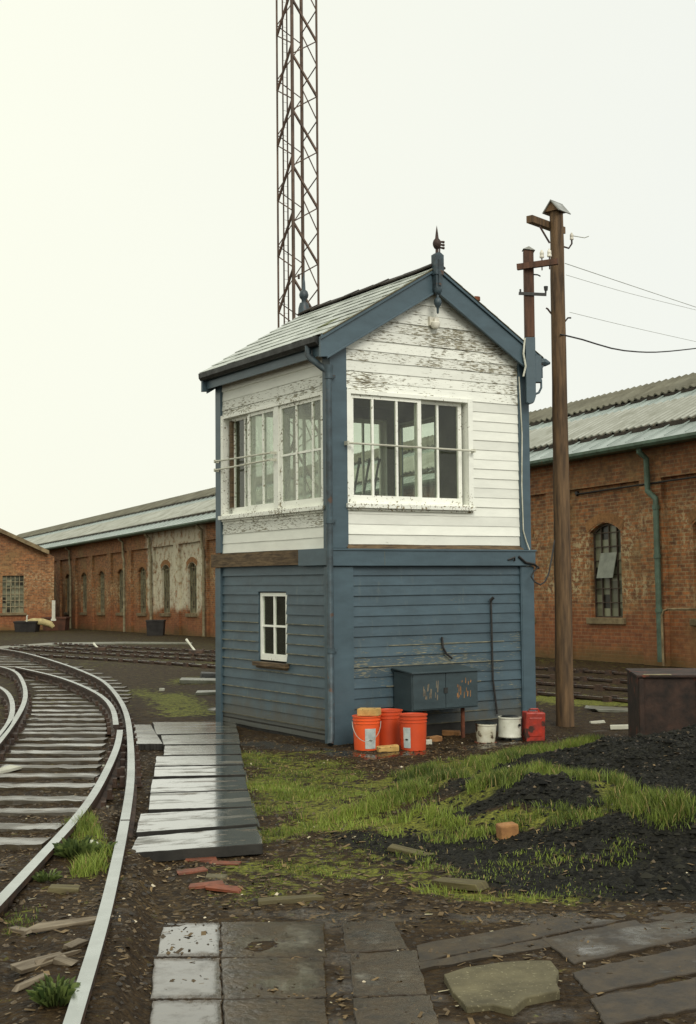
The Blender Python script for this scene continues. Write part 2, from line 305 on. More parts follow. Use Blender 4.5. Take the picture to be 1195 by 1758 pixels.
# ------------------------------------------------------------------ mesh building
class MB:
    def __init__(s): s.v = []; s.f = []; s.mi = []; s.at = {}; s.tone = .5; s.peel = 0.
    def add(s, vs, fs, mi=0, **attrs):
        b = len(s.v); s.v += [tuple(p) for p in vs]; s.f += [tuple(i+b for i in f) for f in fs]; s.mi += [mi]*len(fs)
        a = dict(tone=s.tone, peel=s.peel); a.update(attrs)
        for k, val in a.items():
            s.at.setdefault(k, {}); 
            for i in range(b, len(s.v)): s.at[k][i] = val
    def box(s, x0, x1, y0, y1, z0, z1, mi=0, **k):
        if x0 > x1: x0, x1 = x1, x0
        if y0 > y1: y0, y1 = y1, y0
        if z0 > z1: z0, z1 = z1, z0
        s.add([(x0,y0,z0),(x1,y0,z0),(x1,y1,z0),(x0,y1,z0),(x0,y0,z1),(x1,y0,z1),(x1,y1,z1),(x0,y1,z1)],
              [(0,3,2,1),(4,5,6,7),(0,1,5,4),(1,2,6,5),(2,3,7,6),(3,0,4,7)], mi, **k)
    def obox(s, c, ax, ay, az, mi=0, **k):     # oriented box: centre and three half-axis vectors
        c, ax, ay, az = map(np.array, (c, ax, ay, az))
        P = [c+i*ax+j*ay+l*az for l in (-1,1) for i, j in ((-1,-1),(1,-1),(1,1),(-1,1))]
        s.add(P, [(0,3,2,1),(4,5,6,7),(0,1,5,4),(1,2,6,5),(2,3,7,6),(3,0,4,7)], mi, **k)
    def bar(s, a, b, w, h=None, mi=0, upv=(0,0,1), **k):
        a = np.array(a, float); b = np.array(b, float); d = b-a; L = np.linalg.norm(d); d /= L
        u = np.array(upv, float)
        if abs(d@u) > .98: u = np.array([1., 0, 0])
        x = np.cross(d, u); x /= np.linalg.norm(x); z = np.cross(x, d); h = h or w
        s.obox((a+b)/2, x*w/2, d*L/2, z*h/2, mi, **k)
    def tube(s, pts, r, n=8, mi=0, cap=True, **k):
        pts = [np.array(p, float) for p in pts]; rs = r if isinstance(r, (list, tuple)) else [r]*len(pts)
        V = []; pu = None
        for i, p in enumerate(pts):
            d = pts[min(i+1, len(pts)-1)]-pts[max(i-1, 0)]; d = d/np.linalg.norm(d)
            u = np.array([0, 0, 1.]) if abs(d[2]) < .9 else np.array([1., 0, 0])
            if pu is not None: u = pu
            x = np.cross(d, u); x /= np.linalg.norm(x); y = np.cross(x, d); pu = y
            for j in range(n):
                a = 2*PI*j/n; V.append(p+rs[i]*(math.cos(a)*x+math.sin(a)*y))
        Fs = [(i*n+j, i*n+(j+1) % n, (i+1)*n+(j+1) % n, (i+1)*n+j) for i in range(len(pts)-1) for j in range(n)]
        if cap: Fs += [tuple(range(n-1, -1, -1)), tuple((len(pts)-1)*n+j for j in range(n))]
        s.add(V, Fs, mi, **k)
    def lathe(s, prof, c=(0, 0, 0), n=24, mi=0, **k):   # profile of (radius, z)
        V = [(c[0]+r*math.cos(2*PI*j/n), c[1]+r*math.sin(2*PI*j/n), c[2]+z) for r, z in prof for j in range(n)]
        Fs = [(i*n+j, i*n+(j+1) % n, (i+1)*n+(j+1) % n, (i+1)*n+j) for i in range(len(prof)-1) for j in range(n)]
        if prof[0][0] > 1e-4: Fs.append(tuple(range(n-1, -1, -1)))
        if prof[-1][0] > 1e-4: Fs.append(tuple((len(prof)-1)*n+j for j in range(n)))
        s.add(V, Fs, mi, **k)
    def prism(s, poly, ax, t0, t1, mi=0, **k):          # 2D outline extruded along an axis ('x','y','z')
        def P(a, b, t): return {'x': (t, a, b), 'y': (a, t, b), 'z': (a, b, t)}[ax]
        n = len(poly); V = [P(a, b, t0) for a, b in poly]+[P(a, b, t1) for a, b in poly]
        Fs = [(i, (i+1) % n, n+(i+1) % n, n+i) for i in range(n)]+[tuple(range(n-1, -1, -1)), tuple(range(n, 2*n))]
        s.add(V, Fs, mi, **k)
    def quad(s, a, b, c, d, mi=0, **k): s.add([a, b, c, d], [(0, 1, 2, 3)], mi, **k)
    def build(s, name, mat, parent=None, smooth=False, bevel=0., loc=None, rot=None, label=None):
        me = bpy.data.meshes.new(name); me.from_pydata(s.v, [], s.f)
        for m_ in (mat if isinstance(mat, (list, tuple)) else [mat]): me.materials.append(W_[m_] if isinstance(m_, str) else m_)
        me.polygons.foreach_set('material_index', s.mi)
        for k, d in s.at.items():
            a = me.attributes.new(k, 'FLOAT', 'POINT'); a.data.foreach_set('value', [d.get(i, 0.) for i in range(len(s.v))])
        o = bpy.data.objects.new(name, me); COL.objects.link(o)
        import bmesh
        bm = bmesh.new(); bm.from_mesh(me)
        if len(s.f) < 60000: bmesh.ops.recalc_face_normals(bm, faces=bm.faces)
        bm.to_mesh(me); bm.free()
        if smooth:
            me.polygons.foreach_set('use_smooth', [True]*len(me.polygons)); 
            try: me.set_sharp_from_angle(angle=math.radians(40))
            except Exception: pass
        if bevel:
            md = o.modifiers.new('bevel', 'BEVEL'); md.width = bevel; md.segments = 2; md.limit_method = 'ANGLE'
        if parent: o.parent = parent
        if loc is not None: o.location = loc
        if rot is not None: o.rotation_euler = rot
        if label: o['label'] = label
        return o

def tag(o, label=None, cat=None, group=None, kind=None):
    if label: o['label'] = label
    if cat: o['category'] = cat
    if group: o['group'] = group
    if kind: o['kind'] = kind
    return o
def thing(name, label, cat, loc=(0, 0, 0), rot=(0, 0, 0), group=None):
    o = bpy.data.objects.new(name, None); COL.objects.link(o); o.location = loc; o.rotation_euler = rot; o.empty_display_size = .2
    return tag(o, label, cat, group)
def copy_tree(o, parent=None):
    c = o.copy(); COL.objects.link(c); c.parent = parent
    for ch in [x for x in SC.objects if x.parent == o]: copy_tree(ch, c)
    return c
def fast_mesh(name, V, Fq, mat, attrs=None, nper=4):
    me = bpy.data.meshes.new(name); nv = len(V); nf = len(Fq)
    me.vertices.add(nv); me.vertices.foreach_set('co', np.asarray(V, np.float32).ravel())
    me.loops.add(nf*nper); me.loops.foreach_set('vertex_index', np.asarray(Fq, np.int32).ravel())
    me.polygons.add(nf); me.polygons.foreach_set('loop_start', np.arange(0, nf*nper, nper, dtype=np.int32))
    try: me.polygons.foreach_set('loop_total', np.full(nf, nper, np.int32))
    except Exception: pass
    me.materials.append(W_[mat]); me.update(calc_edges=True); me.validate()
    for k, a in (attrs or {}).items():
        at_ = me.attributes.new(k, 'FLOAT', 'POINT'); at_.data.foreach_set('value', np.asarray(a, np.float32))
    o = bpy.data.objects.new(name, me); COL.objects.link(o); return o
SKY_A, ZEN, SUN_E = .006, 1.2, 1.8
# ------------------------------------------------------------------ ground
def lattice(seed, n=256): return np.random.default_rng(seed).random((n, n))
LT = [lattice(s) for s in range(8)]
def vnoise(x, y, k):
    L = LT[k]; n = L.shape[0]
    xi = np.floor(x).astype(int); yi = np.floor(y).astype(int); fx = x-xi; fy = y-yi
    fx = fx*fx*(3-2*fx); fy = fy*fy*(3-2*fy)
    a = L[xi % n, yi % n]; b = L[(xi+1) % n, yi % n]; c = L[xi % n, (yi+1) % n]; d = L[(xi+1) % n, (yi+1) % n]
    return (a*(1-fx)+b*fx)*(1-fy)+(c*(1-fx)+d*fx)*fy
def fbm(x, y, sc_=1., k=0, o=4):
    s = 0; a = .5; t = 0
    for i in range(o):
        s = s+a*vnoise(x*sc_*2**i+13*i, y*sc_*2**i+7*i, (k+i) % 8); t += a; a *= .55
    return s/t
def gau(x, y, cx, cy, sx, sy, th=0):
    c, s_ = math.cos(th), math.sin(th); u = (x-cx)*c+(y-cy)*s_; v = -(x-cx)*s_+(y-cy)*c
    return np.exp(-.5*((u/sx)**2+(v/sy)**2))
def heap(x, y):
    return (.55*gau(x, y, 3.75, 11.2, 1.35, .9)+.09*gau(x, y, 1.6, 11.3, .7, .45, .25)+.27*gau(x, y, 1.40, 9.45, .42, .42)
            + .34*gau(x, y, 2.75, 8.7, .75, .75)+.16*gau(x, y, .75, 10.1, .5, .4)+.12*gau(x, y, 1.9, 8.3, .6, .45))
RAILP = [at(x_, y_, .15) for x_, y_ in ((60,2000),(122,1758),(174,1592),(197.5,1492),(214,1411.5),(222.6,1358))]
RAIL2P = [at(x_, y_, .15) for x_, y_ in ((-190,1740),(2,1543.8),(80,1458),(120,1418),(152,1378))]
def rail_x(y): return np.interp(y, [p[1] for p in RAILP], [p[0] for p in RAILP])
def hgt(x, y):
    x = np.asarray(x, float); y = np.asarray(y, float)
    near = np.clip((24-y)/6, 0, 1)
    h = heap(x, y)
    rough = fbm(x, y, 2.2, 1, 5)-.5
    h = h+rough*(.05+.28*np.clip(h, 0, .6))*near
    h = h+(fbm(x, y, 9, 3, 3)-.5)*.055*near*(.45+2.2*np.clip(h, 0, .5))
    flat = gau(x, y, .4, 5.9, 2.6, .75)
    h = h*(1-.85*flat)
    far = -.0137*np.clip(y-28, 0, 47)
    base = np.clip((y-4)/3, 0, 1)*0
    h = h+(fbm(x, y, 7, 6, 3)-.5)*.019*flat
    track = np.clip(1-np.abs(x-(-2.6+.0*y))/1.6, 0, 1)*np.clip((12-np.abs(y-14))/4, 0, 1)
    nearrail = np.clip(1-dist_path(x, y, RAILP)/.55, 0, 1)*np.clip((9.5-y)/2, 0, 1)*(1-np.clip((x-rail_x(y)-.08)/.16, 0, 1))
    r2 = np.clip(1-dist_path(x, y, RAIL2P)/.5, 0, 1)*np.clip((11.5-y)/2, 0, 1)*(x > np.interp(y, [p[1] for p in RAIL2P], [p[0] for p in RAIL2P]))*(1-np.clip((x-rail_x(y)+.1)/.1, 0, 1))
    return h+far-.02*track+.10*np.clip(np.maximum(nearrail, r2)*1.7, 0, 1)
def dist_path(x, y, pts):
    d = np.full(np.shape(x), 1e9)
    for a, b in zip(pts[:-1], pts[1:]):
        ax, ay = a[0], a[1]; bx, by = b[0], b[1]; L = (bx-ax)**2+(by-ay)**2+1e-9
        t = np.clip(((x-ax)*(bx-ax)+(y-ay)*(by-ay))/L, 0, 1)
        d = np.minimum(d, np.hypot(x-ax-t*(bx-ax), y-ay-t*(by-ay)))
    return d
def G(px, py):                               # where the photograph's pixel meets the uneven ground
    z = 0.
    for _ in range(25):
        p = at(px, py, z); z = .6*z+.4*float(hgt(p[0], p[1]))
    return at(px, py, z)
def stroke(x, y, path, w, st=1.):
    pts = [G(*p) for p in path]; return st*np.clip(1.5-dist_path(x, y, pts)/w, 0, 1)
GREEN = [  # (pixel path, half width in metres, strength, blade height)
    ([(430,1300),(560,1330),(600,1380),(470,1385)], .38, .66, .22),
    ([(560,1405),(640,1385),(700,1360),(790,1330),(900,1303),(1010,1274)], .2, 1.0, .9),
    ([(640,1350),(740,1330),(860,1303),(1000,1276)], .2, .9, .8),
    ([(700,1415),(760,1385),(830,1362),(920,1328),(990,1345),(1080,1378),(1150,1388)], .17, 1.0, 1.),
    ([(700,1425),(800,1428),(900,1412),(1000,1400)], .2, .85, .6),
    ([(440,1440),(520,1420),(640,1415)], .2, .75, .3),
    ([(420,1490),(520,1490),(620,1500)], .2, .7, .2), ([(460,1530),(620,1440),(700,1500)], .3, .45, .12), ([(740,1510),(880,1500),(1000,1530)], .25, .5, .15),
    ([(720,1520),(800,1540),(900,1545),(980,1545)], .10, .7, .35),
    ([(800,1470),(900,1480),(1040,1470)], .2, .5, .4),
    ([(700,1470),(760,1500)], .15, .5, .4),
    ([(1120,1248),(1160,1240),(1230,1228)], .2, 1., .8),
    ([(860,1296),(800,1306),(730,1320)], .14, .75, .6),
    ([(925,1195),(1000,1205),(1070,1205)], .6, .95, .1),
    ([(230,1190),(290,1195),(330,1225)], .4, .8, .1),
    ([(320,1170),(372,1165)], .35, .7, .1),
    ([(150,1120),(250,1128),(360,1140)], .4, .45, .05),
    ([(130,1420),(165,1470),(150,1500)], .09, .9, .9),
    ([(560,1310),(500,1325)], .25, .6, .2), ([(450,1340),(520,1370),(600,1400)], .3, .75, .3),
    ([(480,1295),(560,1290)], .12, .5, .1),
    ([(40,1560),(30,1600)], .08, .4, .4)]
ASH = [([(900,1310),(1000,1290),(1100,1275),(1195,1260),(1260,1260)], .42), ([(1080,1320),(1195,1340),(1260,1400)], .5), ([(790,1385),(860,1362),(930,1350),(990,1375)], .24),
       ([(740,1450),(860,1460),(1000,1440),(1195,1420)], .42), ([(1000,1510),(1195,1500)], .38), ([(620,1440),(700,1460)], .2), ([(690,1345),(760,1340)], .12), ([(850,1500),(960,1520),(1195,1520)], .25)]
def masks(x, y):
    g = np.zeros(np.shape(x)); hb = np.zeros(np.shape(x))
    for p, w, st, bh in GREEN:
        k = stroke(x, y, p, w, st); hb = np.where(k > g, bh, hb); g = np.maximum(g, k)
    a = np.zeros(np.shape(x))
    for p, w in ASH: a = np.maximum(a, stroke(x, y, p, w))
    a = np.maximum(a, np.clip((heap(x, y)-.10)*6, 0, 1)*.8)
    return g, a, hb
def axis(lo, hi, st, far, n):
    core = np.arange(lo, hi+1e-6, st); g = np.geomspace(st*1.5, 1, n); 
    out = np.geomspace(st*2, far, n)
    return np.concatenate([lo-out[::-1], core, hi+out])
gx = axis(-3.4, 4.4, .04, 600, 34); gy = np.concatenate([[-60, -20, -6, 0, 2, 3.2], np.arange(4.2, 17.6, .04), 17.6+np.geomspace(.08, 900, 46)])
XX, YY = np.meshgrid(gx, gy); ZZ = hgt(XX, YY); gm, am, _ = masks(XX, YY)
nx, ny = len(gx), len(gy); idx = np.arange(nx*ny).reshape(ny, nx)
Fq = np.stack([idx[:-1, :-1], idx[:-1, 1:], idx[1:, 1:], idx[1:, :-1]], -1).reshape(-1, 4)
amb = gm.copy()
farmoss = .42*np.clip((YY-15)/4, 0, 1)*fbm(XX, YY, .35, 2, 4)
amb = np.maximum(amb, farmoss)
grav = np.clip(stroke(XX, YY, [(230,1520),(420,1540),(700,1560),(980,1560)], .35)+.35, 0, 1)
wet_shade = .35*np.clip((22-YY)/6, 0, 1)+0*XX
for p, w, s_ in [([(560,1590),(600,1660),(590,1758)], .2, .25), ([(310,1215),(360,1218)], .3, 1.), ([(440,1275),(560,1290),(640,1300),(800,1285),(900,1270)], .18, .75), ([(460,1570),(700,1575),(980,1575)], .15, .25), ([(620,1700),(760,1740),(1195,1720)], .3, .2)]:  # puddles; the stroke along the box foot is contact shade painted as wetness
    wet_shade = np.maximum(wet_shade, stroke(XX, YY, p, w, s_+.3))
wet_shade = wet_shade*(1-np.clip(am+gm, 0, 1))
gnd = fast_mesh('ground', np.stack([XX, YY, ZZ], -1).reshape(-1, 3), Fq, 'ground', dict(moss=amb.ravel(), ash=(am*(1-.55*gm)).ravel(), gravel=grav.ravel(), wet=wet_shade.ravel()))
gnd.data.polygons.foreach_set('use_smooth', [True]*len(gnd.data.polygons)); tag(gnd, kind='structure')

# grass, weeds and stones nobody could count
def scatter(n, x0, x1, y0, y1):
    return RNG.uniform(x0, x1, n), RNG.uniform(y0, y1, n)
X, Y = scatter(1250000, -2.6, 4.2, 6.2, 14.5)
g, a, hb = masks(X, Y)
dens = g*np.clip((fbm(X, Y, 4.2, 5, 4)-.40)*4.2, 0, 1)*np.clip(hb+.25, 0, 1)
keep = RNG.random(len(X)) < dens*.55
X, Y, g, hb = X[keep], Y[keep], g[keep], hb[keep]; n = len(X); Zg = hgt(X, Y)-.005
Hh = (.014+.068*hb)*RNG.uniform(.45, 1.25, n)*np.clip(.4+g, 0, 1.1); th = RNG.uniform(0, 2*PI, n); lean = RNG.uniform(.1, .75, n)*Hh; wd = .0017+.0016*RNG.random(n)
ph = RNG.uniform(0, 2*PI, n)
dx, dy = np.cos(th)*wd, np.sin(th)*wd; lx, ly = np.cos(ph)*lean, np.sin(ph)*lean
V = np.stack([np.stack([X-dx, Y-dy, Zg], -1), np.stack([X+dx, Y+dy, Zg], -1), np.stack([X+dx*.7+lx*.35, Y+dy*.7+ly*.35, Zg+Hh*.6], -1), np.stack([X-dx*.7+lx*.35, Y-dy*.7+ly*.35, Zg+Hh*.6], -1), np.stack([X+lx, Y+ly, Zg+Hh], -1)], 1)
b = np.arange(n)[:, None]*5
Fg = np.concatenate([b+np.array([[0, 1, 2]]), b+np.array([[0, 2, 3]]), b+np.array([[3, 2, 4]])])
tone = np.clip(fbm(X, Y, 1.4, 6, 3)*1.3-.25+RNG.normal(0, .16, n), 0, 1); tone = np.where(RNG.random(n) < .07, 1.6, tone)
print('blades', n)
go = fast_mesh('grass', V.reshape(-1, 3), Fg, 'grass', dict(tone=np.repeat(tone, 5)), nper=3)
tag(go, 'rough green grass growing in bands over the black ash heap and mud', 'grass', kind='stuff')

def stones(name, X, Y, S, mat, tone, label, cat):
    n = len(X); Zs = hgt(X, Y)
    base = np.array([(1,0,0),(.3,.95,0),(-.8,.6,0),(-.8,-.6,0),(.3,-.95,0),(0.1,.1,.8)], float)
    V = base[None]*(1+RNG.uniform(-.3, .3, (n, 6, 3))); th = RNG.uniform(0, 2*PI, n); c, s_ = np.cos(th)[:, None], np.sin(th)[:, None]
    x = V[:, :, 0]*c-V[:, :, 1]*s_; y = V[:, :, 0]*s_+V[:, :, 1]*c; z = V[:, :, 2]*RNG.uniform(.5, 1.1, n)[:, None]
    P = np.stack([x*S[:, None]+X[:, None], y*S[:, None]+Y[:, None], z*S[:, None]+Zs[:, None]-.002], -1)
    fs = np.array([(0,1,5),(1,2,5),(2,3,5),(3,4,5),(4,0,5)]); Fs = (np.arange(n)[:, None, None]*6+fs[None]).reshape(-1, 3)
    o = fast_mesh(name, P.reshape(-1, 3), Fs, mat, dict(tone=np.repeat(tone, 6)), nper=3); return tag(o, label, cat, kind='stuff')
X, Y = scatter(42000, -2.8, 3.6, 4.4, 15.); g, a, hb = masks(X, Y)
k = (RNG.random(len(X)) < (.25+.6*fbm(X, Y, 1.5, 2, 3))*(1-g)*(1-.8*a)); X, Y = X[k], Y[k]
S = RNG.gamma(1.6, .0048, len(X))+.003; stones('gravel', X, Y, np.clip(S, 0, .019), 'stones', RNG.random(len(X))**2.2, 'small brown stones and pale chips strewn over the muddy ground', 'gravel')
X, Y = scatter(120000, -.2, 4.2, 7.2, 13.5); g, a, hb = masks(X, Y); k = RNG.random(len(X)) < a*(1-.8*g); X, Y = X[k], Y[k]
stones('clinker', X, Y, RNG.gamma(1.1, .0058, len(X))+.002, 'clinker', RNG.random(len(X))**2, 'black ash and clinker lumps covering the heap', 'ash')

X, Y = scatter(26000, -2.6, 3.4, 4.4, 14.); g, a, hb = masks(X, Y); k = RNG.random(len(X)) < (.12+.9*np.clip((fbm(X, Y, 1.1, 4, 3)-.4)*3, 0, 1))*(1-.7*a)*(1-.5*g); X, Y = X[k], Y[k]; n = len(X)
Zl = hgt(X, Y)+.006; th = RNG.uniform(0, 2*PI, n); ln = np.clip(RNG.gamma(1.6, .0062, n)+.003, 0, .028); wl = ln*RNG.uniform(.15, .6, n); c, s_ = np.cos(th), np.sin(th); tl = RNG.uniform(-.5, .5, n)*ln
V = np.stack([np.stack([X+a_*ln*c-b_*wl*s_, Y+a_*ln*s_+b_*wl*c, Zl+a_*tl*.6+abs(b_)*.002], -1) for a_, b_ in ((-1, -.6), (.9, -1), (1, .7), (-.8, 1))], 1)
lo_ = fast_mesh('ground_litter', V.reshape(-1, 3), np.arange(n*4).reshape(-1, 4), 'litter', dict(tone=np.repeat(RNG.random(n), 4))); tag(lo_, 'brown chips, twigs and pale flakes littering the mud', 'litter', kind='stuff')
# ------------------------------------------------------------------ railway in the foreground
def smooth_path(P, step=.12):
    P = np.array(P); out = []
    for i in range(len(P)-1):
        p0, p1, p2, p3 = P[max(i-1, 0)], P[i], P[i+1], P[min(i+2, len(P)-1)]
        n = max(2, int(np.linalg.norm(p2-p1)/step))
        for t in np.linspace(0, 1, n, endpoint=False):
            out.append(.5*((2*p1)+(-p0+p2)*t+(2*p0-5*p1+4*p2-p3)*t*t+(-p0+3*p1-3*p2+p3)*t**3))
    out.append(P[-1]); return np.array(out)
def relax(P, it=60):
    P = P.copy()
    for _ in range(it): P[1:-1] = P[1:-1]*.5+(P[:-2]+P[2:])*.25
    return P
RT = .15
def rail_mesh(name, path, parent, top=RT, flat=True, h=.145):
    prof = [(-.032, 0), (.032, 0), (.032, -.036), (.011, -.05), (.011, -h+.03), (.05, -h+.014), (.05, -h), (-.05, -h), (-.05, -h+.014), (-.011, -h+.03), (-.011, -.05), (-.032, -.036)]
    m = MB(); n = len(prof); V = []; 
    for i, p in enumerate(path):
        d = path[min(i+1, len(path)-1)]-path[max(i-1, 0)]; d = d[:2]/np.linalg.norm(d[:2]); nx_, ny_ = d[1], -d[0]
        for a, z in prof: V.append((p[0]+nx_*a, p[1]+ny_*a, p[2]+z))
    L = len(path); ft = [(i*n, i*n+1, (i+1)*n+1, (i+1)*n) for i in range(L-1)]
    fs = [(i*n+j, i*n+(j+1) % n, (i+1)*n+(j+1) % n, (i+1)*n+j) for i in range(L-1) for j in range(1, n)]
    m.add(V, ft+fs+[tuple(range(n)), tuple((L-1)*n+j for j in range(n-1, -1, -1))], 1); m.mi[:len(ft)] = [0]*len(ft)
    return m.build(name, ['rail_top', 'rail_side'], parent)
TR = thing('railway_turnout', 'curved railway turnout with polished rails and wet timber sleepers left of the plank crossing', 'railway track')
RP = [
 [(85,1880),(122,1758),(174,1592),(197.5,1492),(214,1411.5),(222.6,1358),(225,1328),(224,1274),(217.6,1227),(201,1194),(174,1167),(130.5,1147.7),(100,1137),(67,1127),(33,1118.6),(0,1113.6),(-60,1106)],
 [(-90,1636),(2,1543.8),(80,1458),(120,1418),(152,1378),(167,1354),(187.5,1314),(203,1277),(206,1253)],
 [(199,1244),(194,1217),(174,1194),(134,1174),(100,1162),(67,1153.7),(27,1145)],
 [(-70,1360),(-30,1306),(0,1271),(20,1244),(37,1217),(44,1194),(40,1172),(27,1153),(0,1143.7),(-50,1136)],
 [(-60,1320),(0,1261),(16,1240),(22,1216),(17,1194),(0,1179),(-40,1164)]]
rails = []
for k, pts in enumerate(RP):
    P = relax(smooth_path([at(x, y, RT) for x, y in pts]), 40); rails.append(P); rail_mesh('rail', P, TR)
# fishplates over the joint of the outer rail, stretcher bars between blade and stock rail
p = at(216.5, 1408, RT); m = MB(); m.box(-.037, .037, -.006, .006, .0005, .003); o = m.build('rail_joint', 'rail_side', TR, loc=p, rot=(0, 0, .1))
for y in (1262, 1250):
    a = at(196, y, .07); b_ = at(232, y, .07); m = MB(); m.bar(a, b_, .03, .02); m.build('stretcher_bar', 'rail_side', TR)
SL = [(1444,-60,80),(1418,-60,104),(1391,-60,137),(1371,-60,150),(1348,-60,163),(1331,-60,167),(1316,-60,171),(1304,-50,173),(1291,-40,176),(1279,-20,179),(1269,-10,182),(1259,10,185),(1251,20,185),
      (1243,30,185),(1235,34,184),(1227,40,184),(1219,45,182),(1212,48,215),(1205,52,220),(1198,60,222),(1192,62,224),(1186,62,222),(1180,58,216),(1174,52,208),(1168,40,200),(1162,30,192),(1156,15,176),(1150,5,160),(1145,-5,140),(1140,-20,116),(1135,-30,92),(1131,-40,78),(1127,-50,60)]
chair = None
def chair_mesh():
    m = MB(); m.box(-.10, .10, -.055, .055, 0, .02); m.box(-.095, -.055, -.045, .045, .02, .085); m.box(.05, .085, -.04, .04, .02, .075)
    m.lathe([(.013, .02), (.013, .045), (0, .05)], (-.075, .035, 0), 6); m.lathe([(.013, .02), (.013, .045), (0, .05)], (.075, -.035, 0), 6); return m
nch = 0
for i, (y, xl, xr) in enumerate(SL):
    A = at(xl, y+random.uniform(-1, 1), .012); B = at(xr, y+random.uniform(-.6, .6), .012); c = (A+B)/2; d = (B-A)[:2]; L = np.linalg.norm(d); rz = math.atan2(d[1], d[0])
    m = MB(); hw = .125*random.uniform(.88, 1.05); n = 14
    for side in range(1):
        V = []; 
        for j in range(n+1):
            x = -L/2+L*j/n; e1 = random.uniform(-.008, .008); e2 = random.uniform(-.008, .008); zt = random.uniform(-.004, .004)
            V += [(x, -hw+e1, -.12), (x, hw+e2, -.12), (x, hw+e2-.006, zt), (x, -hw+e1+.006, zt)]
        Fs = [(j*4+q, j*4+(q+1) % 4, (j+1)*4+(q+1) % 4, (j+1)*4+q) for j in range(n) for q in range(4)]+[(0, 1, 2, 3), tuple(n*4+q for q in (3, 2, 1, 0))]
        m.add(V, Fs)
    s = m.build('sleeper', 'sleeper' if y > 1200 else 'sleeper', TR, loc=(c[0], c[1], .012), rot=(random.uniform(-.01, .01), 0, rz))
    for P in rails:
        q = P[:, :2]-c[:2]; u = q@np.array([math.cos(rz), math.sin(rz)]); v = q@np.array([-math.sin(rz), math.cos(rz)])
        j = int(np.argmin(np.abs(v)))
        if abs(v[j]) < .12 and abs(u[j]) < L/2+.35 and nch < 98:
            nch += 1
            if chair is None: chair = chair_mesh().build('chair', 'rail_side', s)
            else: chair = chair.copy(); COL.objects.link(chair); chair.parent = s
            dd_ = P[min(j+1, len(P)-1)]-P[max(j-1, 0)]; chair.location = (u[j], v[j], -.012); chair.rotation_euler = (0, 0, math.atan2(dd_[1], dd_[0])-PI/2-rz)
# chairs shown along the outer rail at the near end are buried; far straight tracks beyond
def far_track(name, label, A, B, C_, D_, zz=.12, spacing=.72):
    t = thing(name, label, 'railway track', group='straight tracks before the brick shed')
    for P, Q in ((A, B), (C_, D_)):
        path = np.array([P+(Q-P)*s for s in np.linspace(0, 1, 60)]); path[:, 2] = [float(hgt(p[0], p[1]))+zz-.065 for p in path]
        rail_mesh('rail', relax(path, 5), t)
    d = (B-A)[:2]; L = np.linalg.norm(d); d = d/L; mid0 = (A+C_)/2; nrm = np.array([-d[1], d[0]])
    off = abs((C_-A)[:2]@nrm); rz = math.atan2(d[1], d[0]); ns = int(L/spacing); proto = None
    for i in range(min(ns, 60)):
        c = mid0[:2]+d*(i+.5)*spacing; z = float(hgt(c[0], c[1]))
        if proto is None:
            m = MB(); m.box(-.125, .125, -1.3, 1.3, -.1, .0); proto = s = m.build('sleeper', 'sleeper_far', t)
            m = MB(); m.box(-.07, .07, -.14, .14, 0, .03); m.box(-.06, .06, -.12, -.06, .025, .1); m.box(-.06, .06, .05, .11, .025, .1)
            cp = m.build('chair', 'rail_side', s, loc=(0, off/2, 0)); c2 = cp.copy(); COL.objects.link(c2); c2.parent = s; c2.location = (0, -off/2, 0)
        else: s = copy_tree(proto, t)
        s.location = (c[0], c[1], z-.02); s.rotation_euler = (0, 0, rz+random.uniform(-.02, .02))
def line(p, q, t): return p+(q-p)*t
a0, a1 = at(372, 1125, .12), at(915, 1163, .12); b0, b1 = at(372, 1134, .12), at(915, 1177, .12)
A, B = line(a0, a1, -1.15), line(a0, a1, 1.95); dv = (a1-a0)/np.linalg.norm(a1-a0); pn = np.array([-dv[1], dv[0], 0]); sgn = np.sign((b0-a0)@pn); w = 1.5*sgn
far_track('railway_track', 'straight rusty track nearer the signal box, crossing behind it', A, B, A+pn*w, B+pn*w)
a0, a1 = at(372, 1107, .12), at(915, 1139, .12); A, B = line(a0, a1, -.85), line(a0, a1, 1.7); dv = (a1-a0)/np.linalg.norm(a1-a0); pn = np.array([-dv[1], dv[0], 0])
if (pn[1] > 0): pn = -pn
far_track('railway_track', 'straight rusty track running close along the brick shed wall', A, B, A+pn*1.5, B+pn*1.5)
# pale wet walkway between the far tracks on the left
m = MB(); e = [(-60,1106),(0,1101),(84,1093.5),(214,1091.5),(330,1093)]; f = [(-60,1113),(0,1107),(84,1098),(214,1095),(330,1095.5)]
P1_ = [at(x, y, -.0) for x, y in e]; P2_ = [at(x, y, -.0) for x, y in f]
for p in P1_+P2_: p[2] = float(hgt(p[0], p[1]))+.03
n = len(e); m.add(P1_+P2_+[p-np.array([0, 0, .2]) for p in P1_+P2_], [(i, i+1, n+i+1, n+i) for i in range(n-1)]+[(n+i, n+i+1, 3*n+i+1, 3*n+i) for i in range(n-1)]+[(i+1, i, 2*n+i, 2*n+i+1) for i in range(n-1)])
tag(m.build('path', 'tarmac_pale'), kind='structure')
for k, (p, q, lab) in enumerate([((161,1105),(168,1113),'short white point lever on the track towards the left end of the shed'), ((320,1098),(335,1118),'longer white point lever with a crank end beside the signal box corner')]):
    a = at(*q, .05); b_ = at_depth(p[0], p[1], a[1]+.3); t = thing('point_lever', lab, 'lever', tuple(a), group='white point levers by the far tracks'); m = MB(); m.tube([(0, 0, 0), tuple((b_-a)*.5), tuple(b_-a)], [.03, .025, .035]); m.build('handle', 'white_board', t)
    m = MB(); m.box(-.15, .22, -.1, .1, -.06, .03); m.build('base', 'rail_side', t)

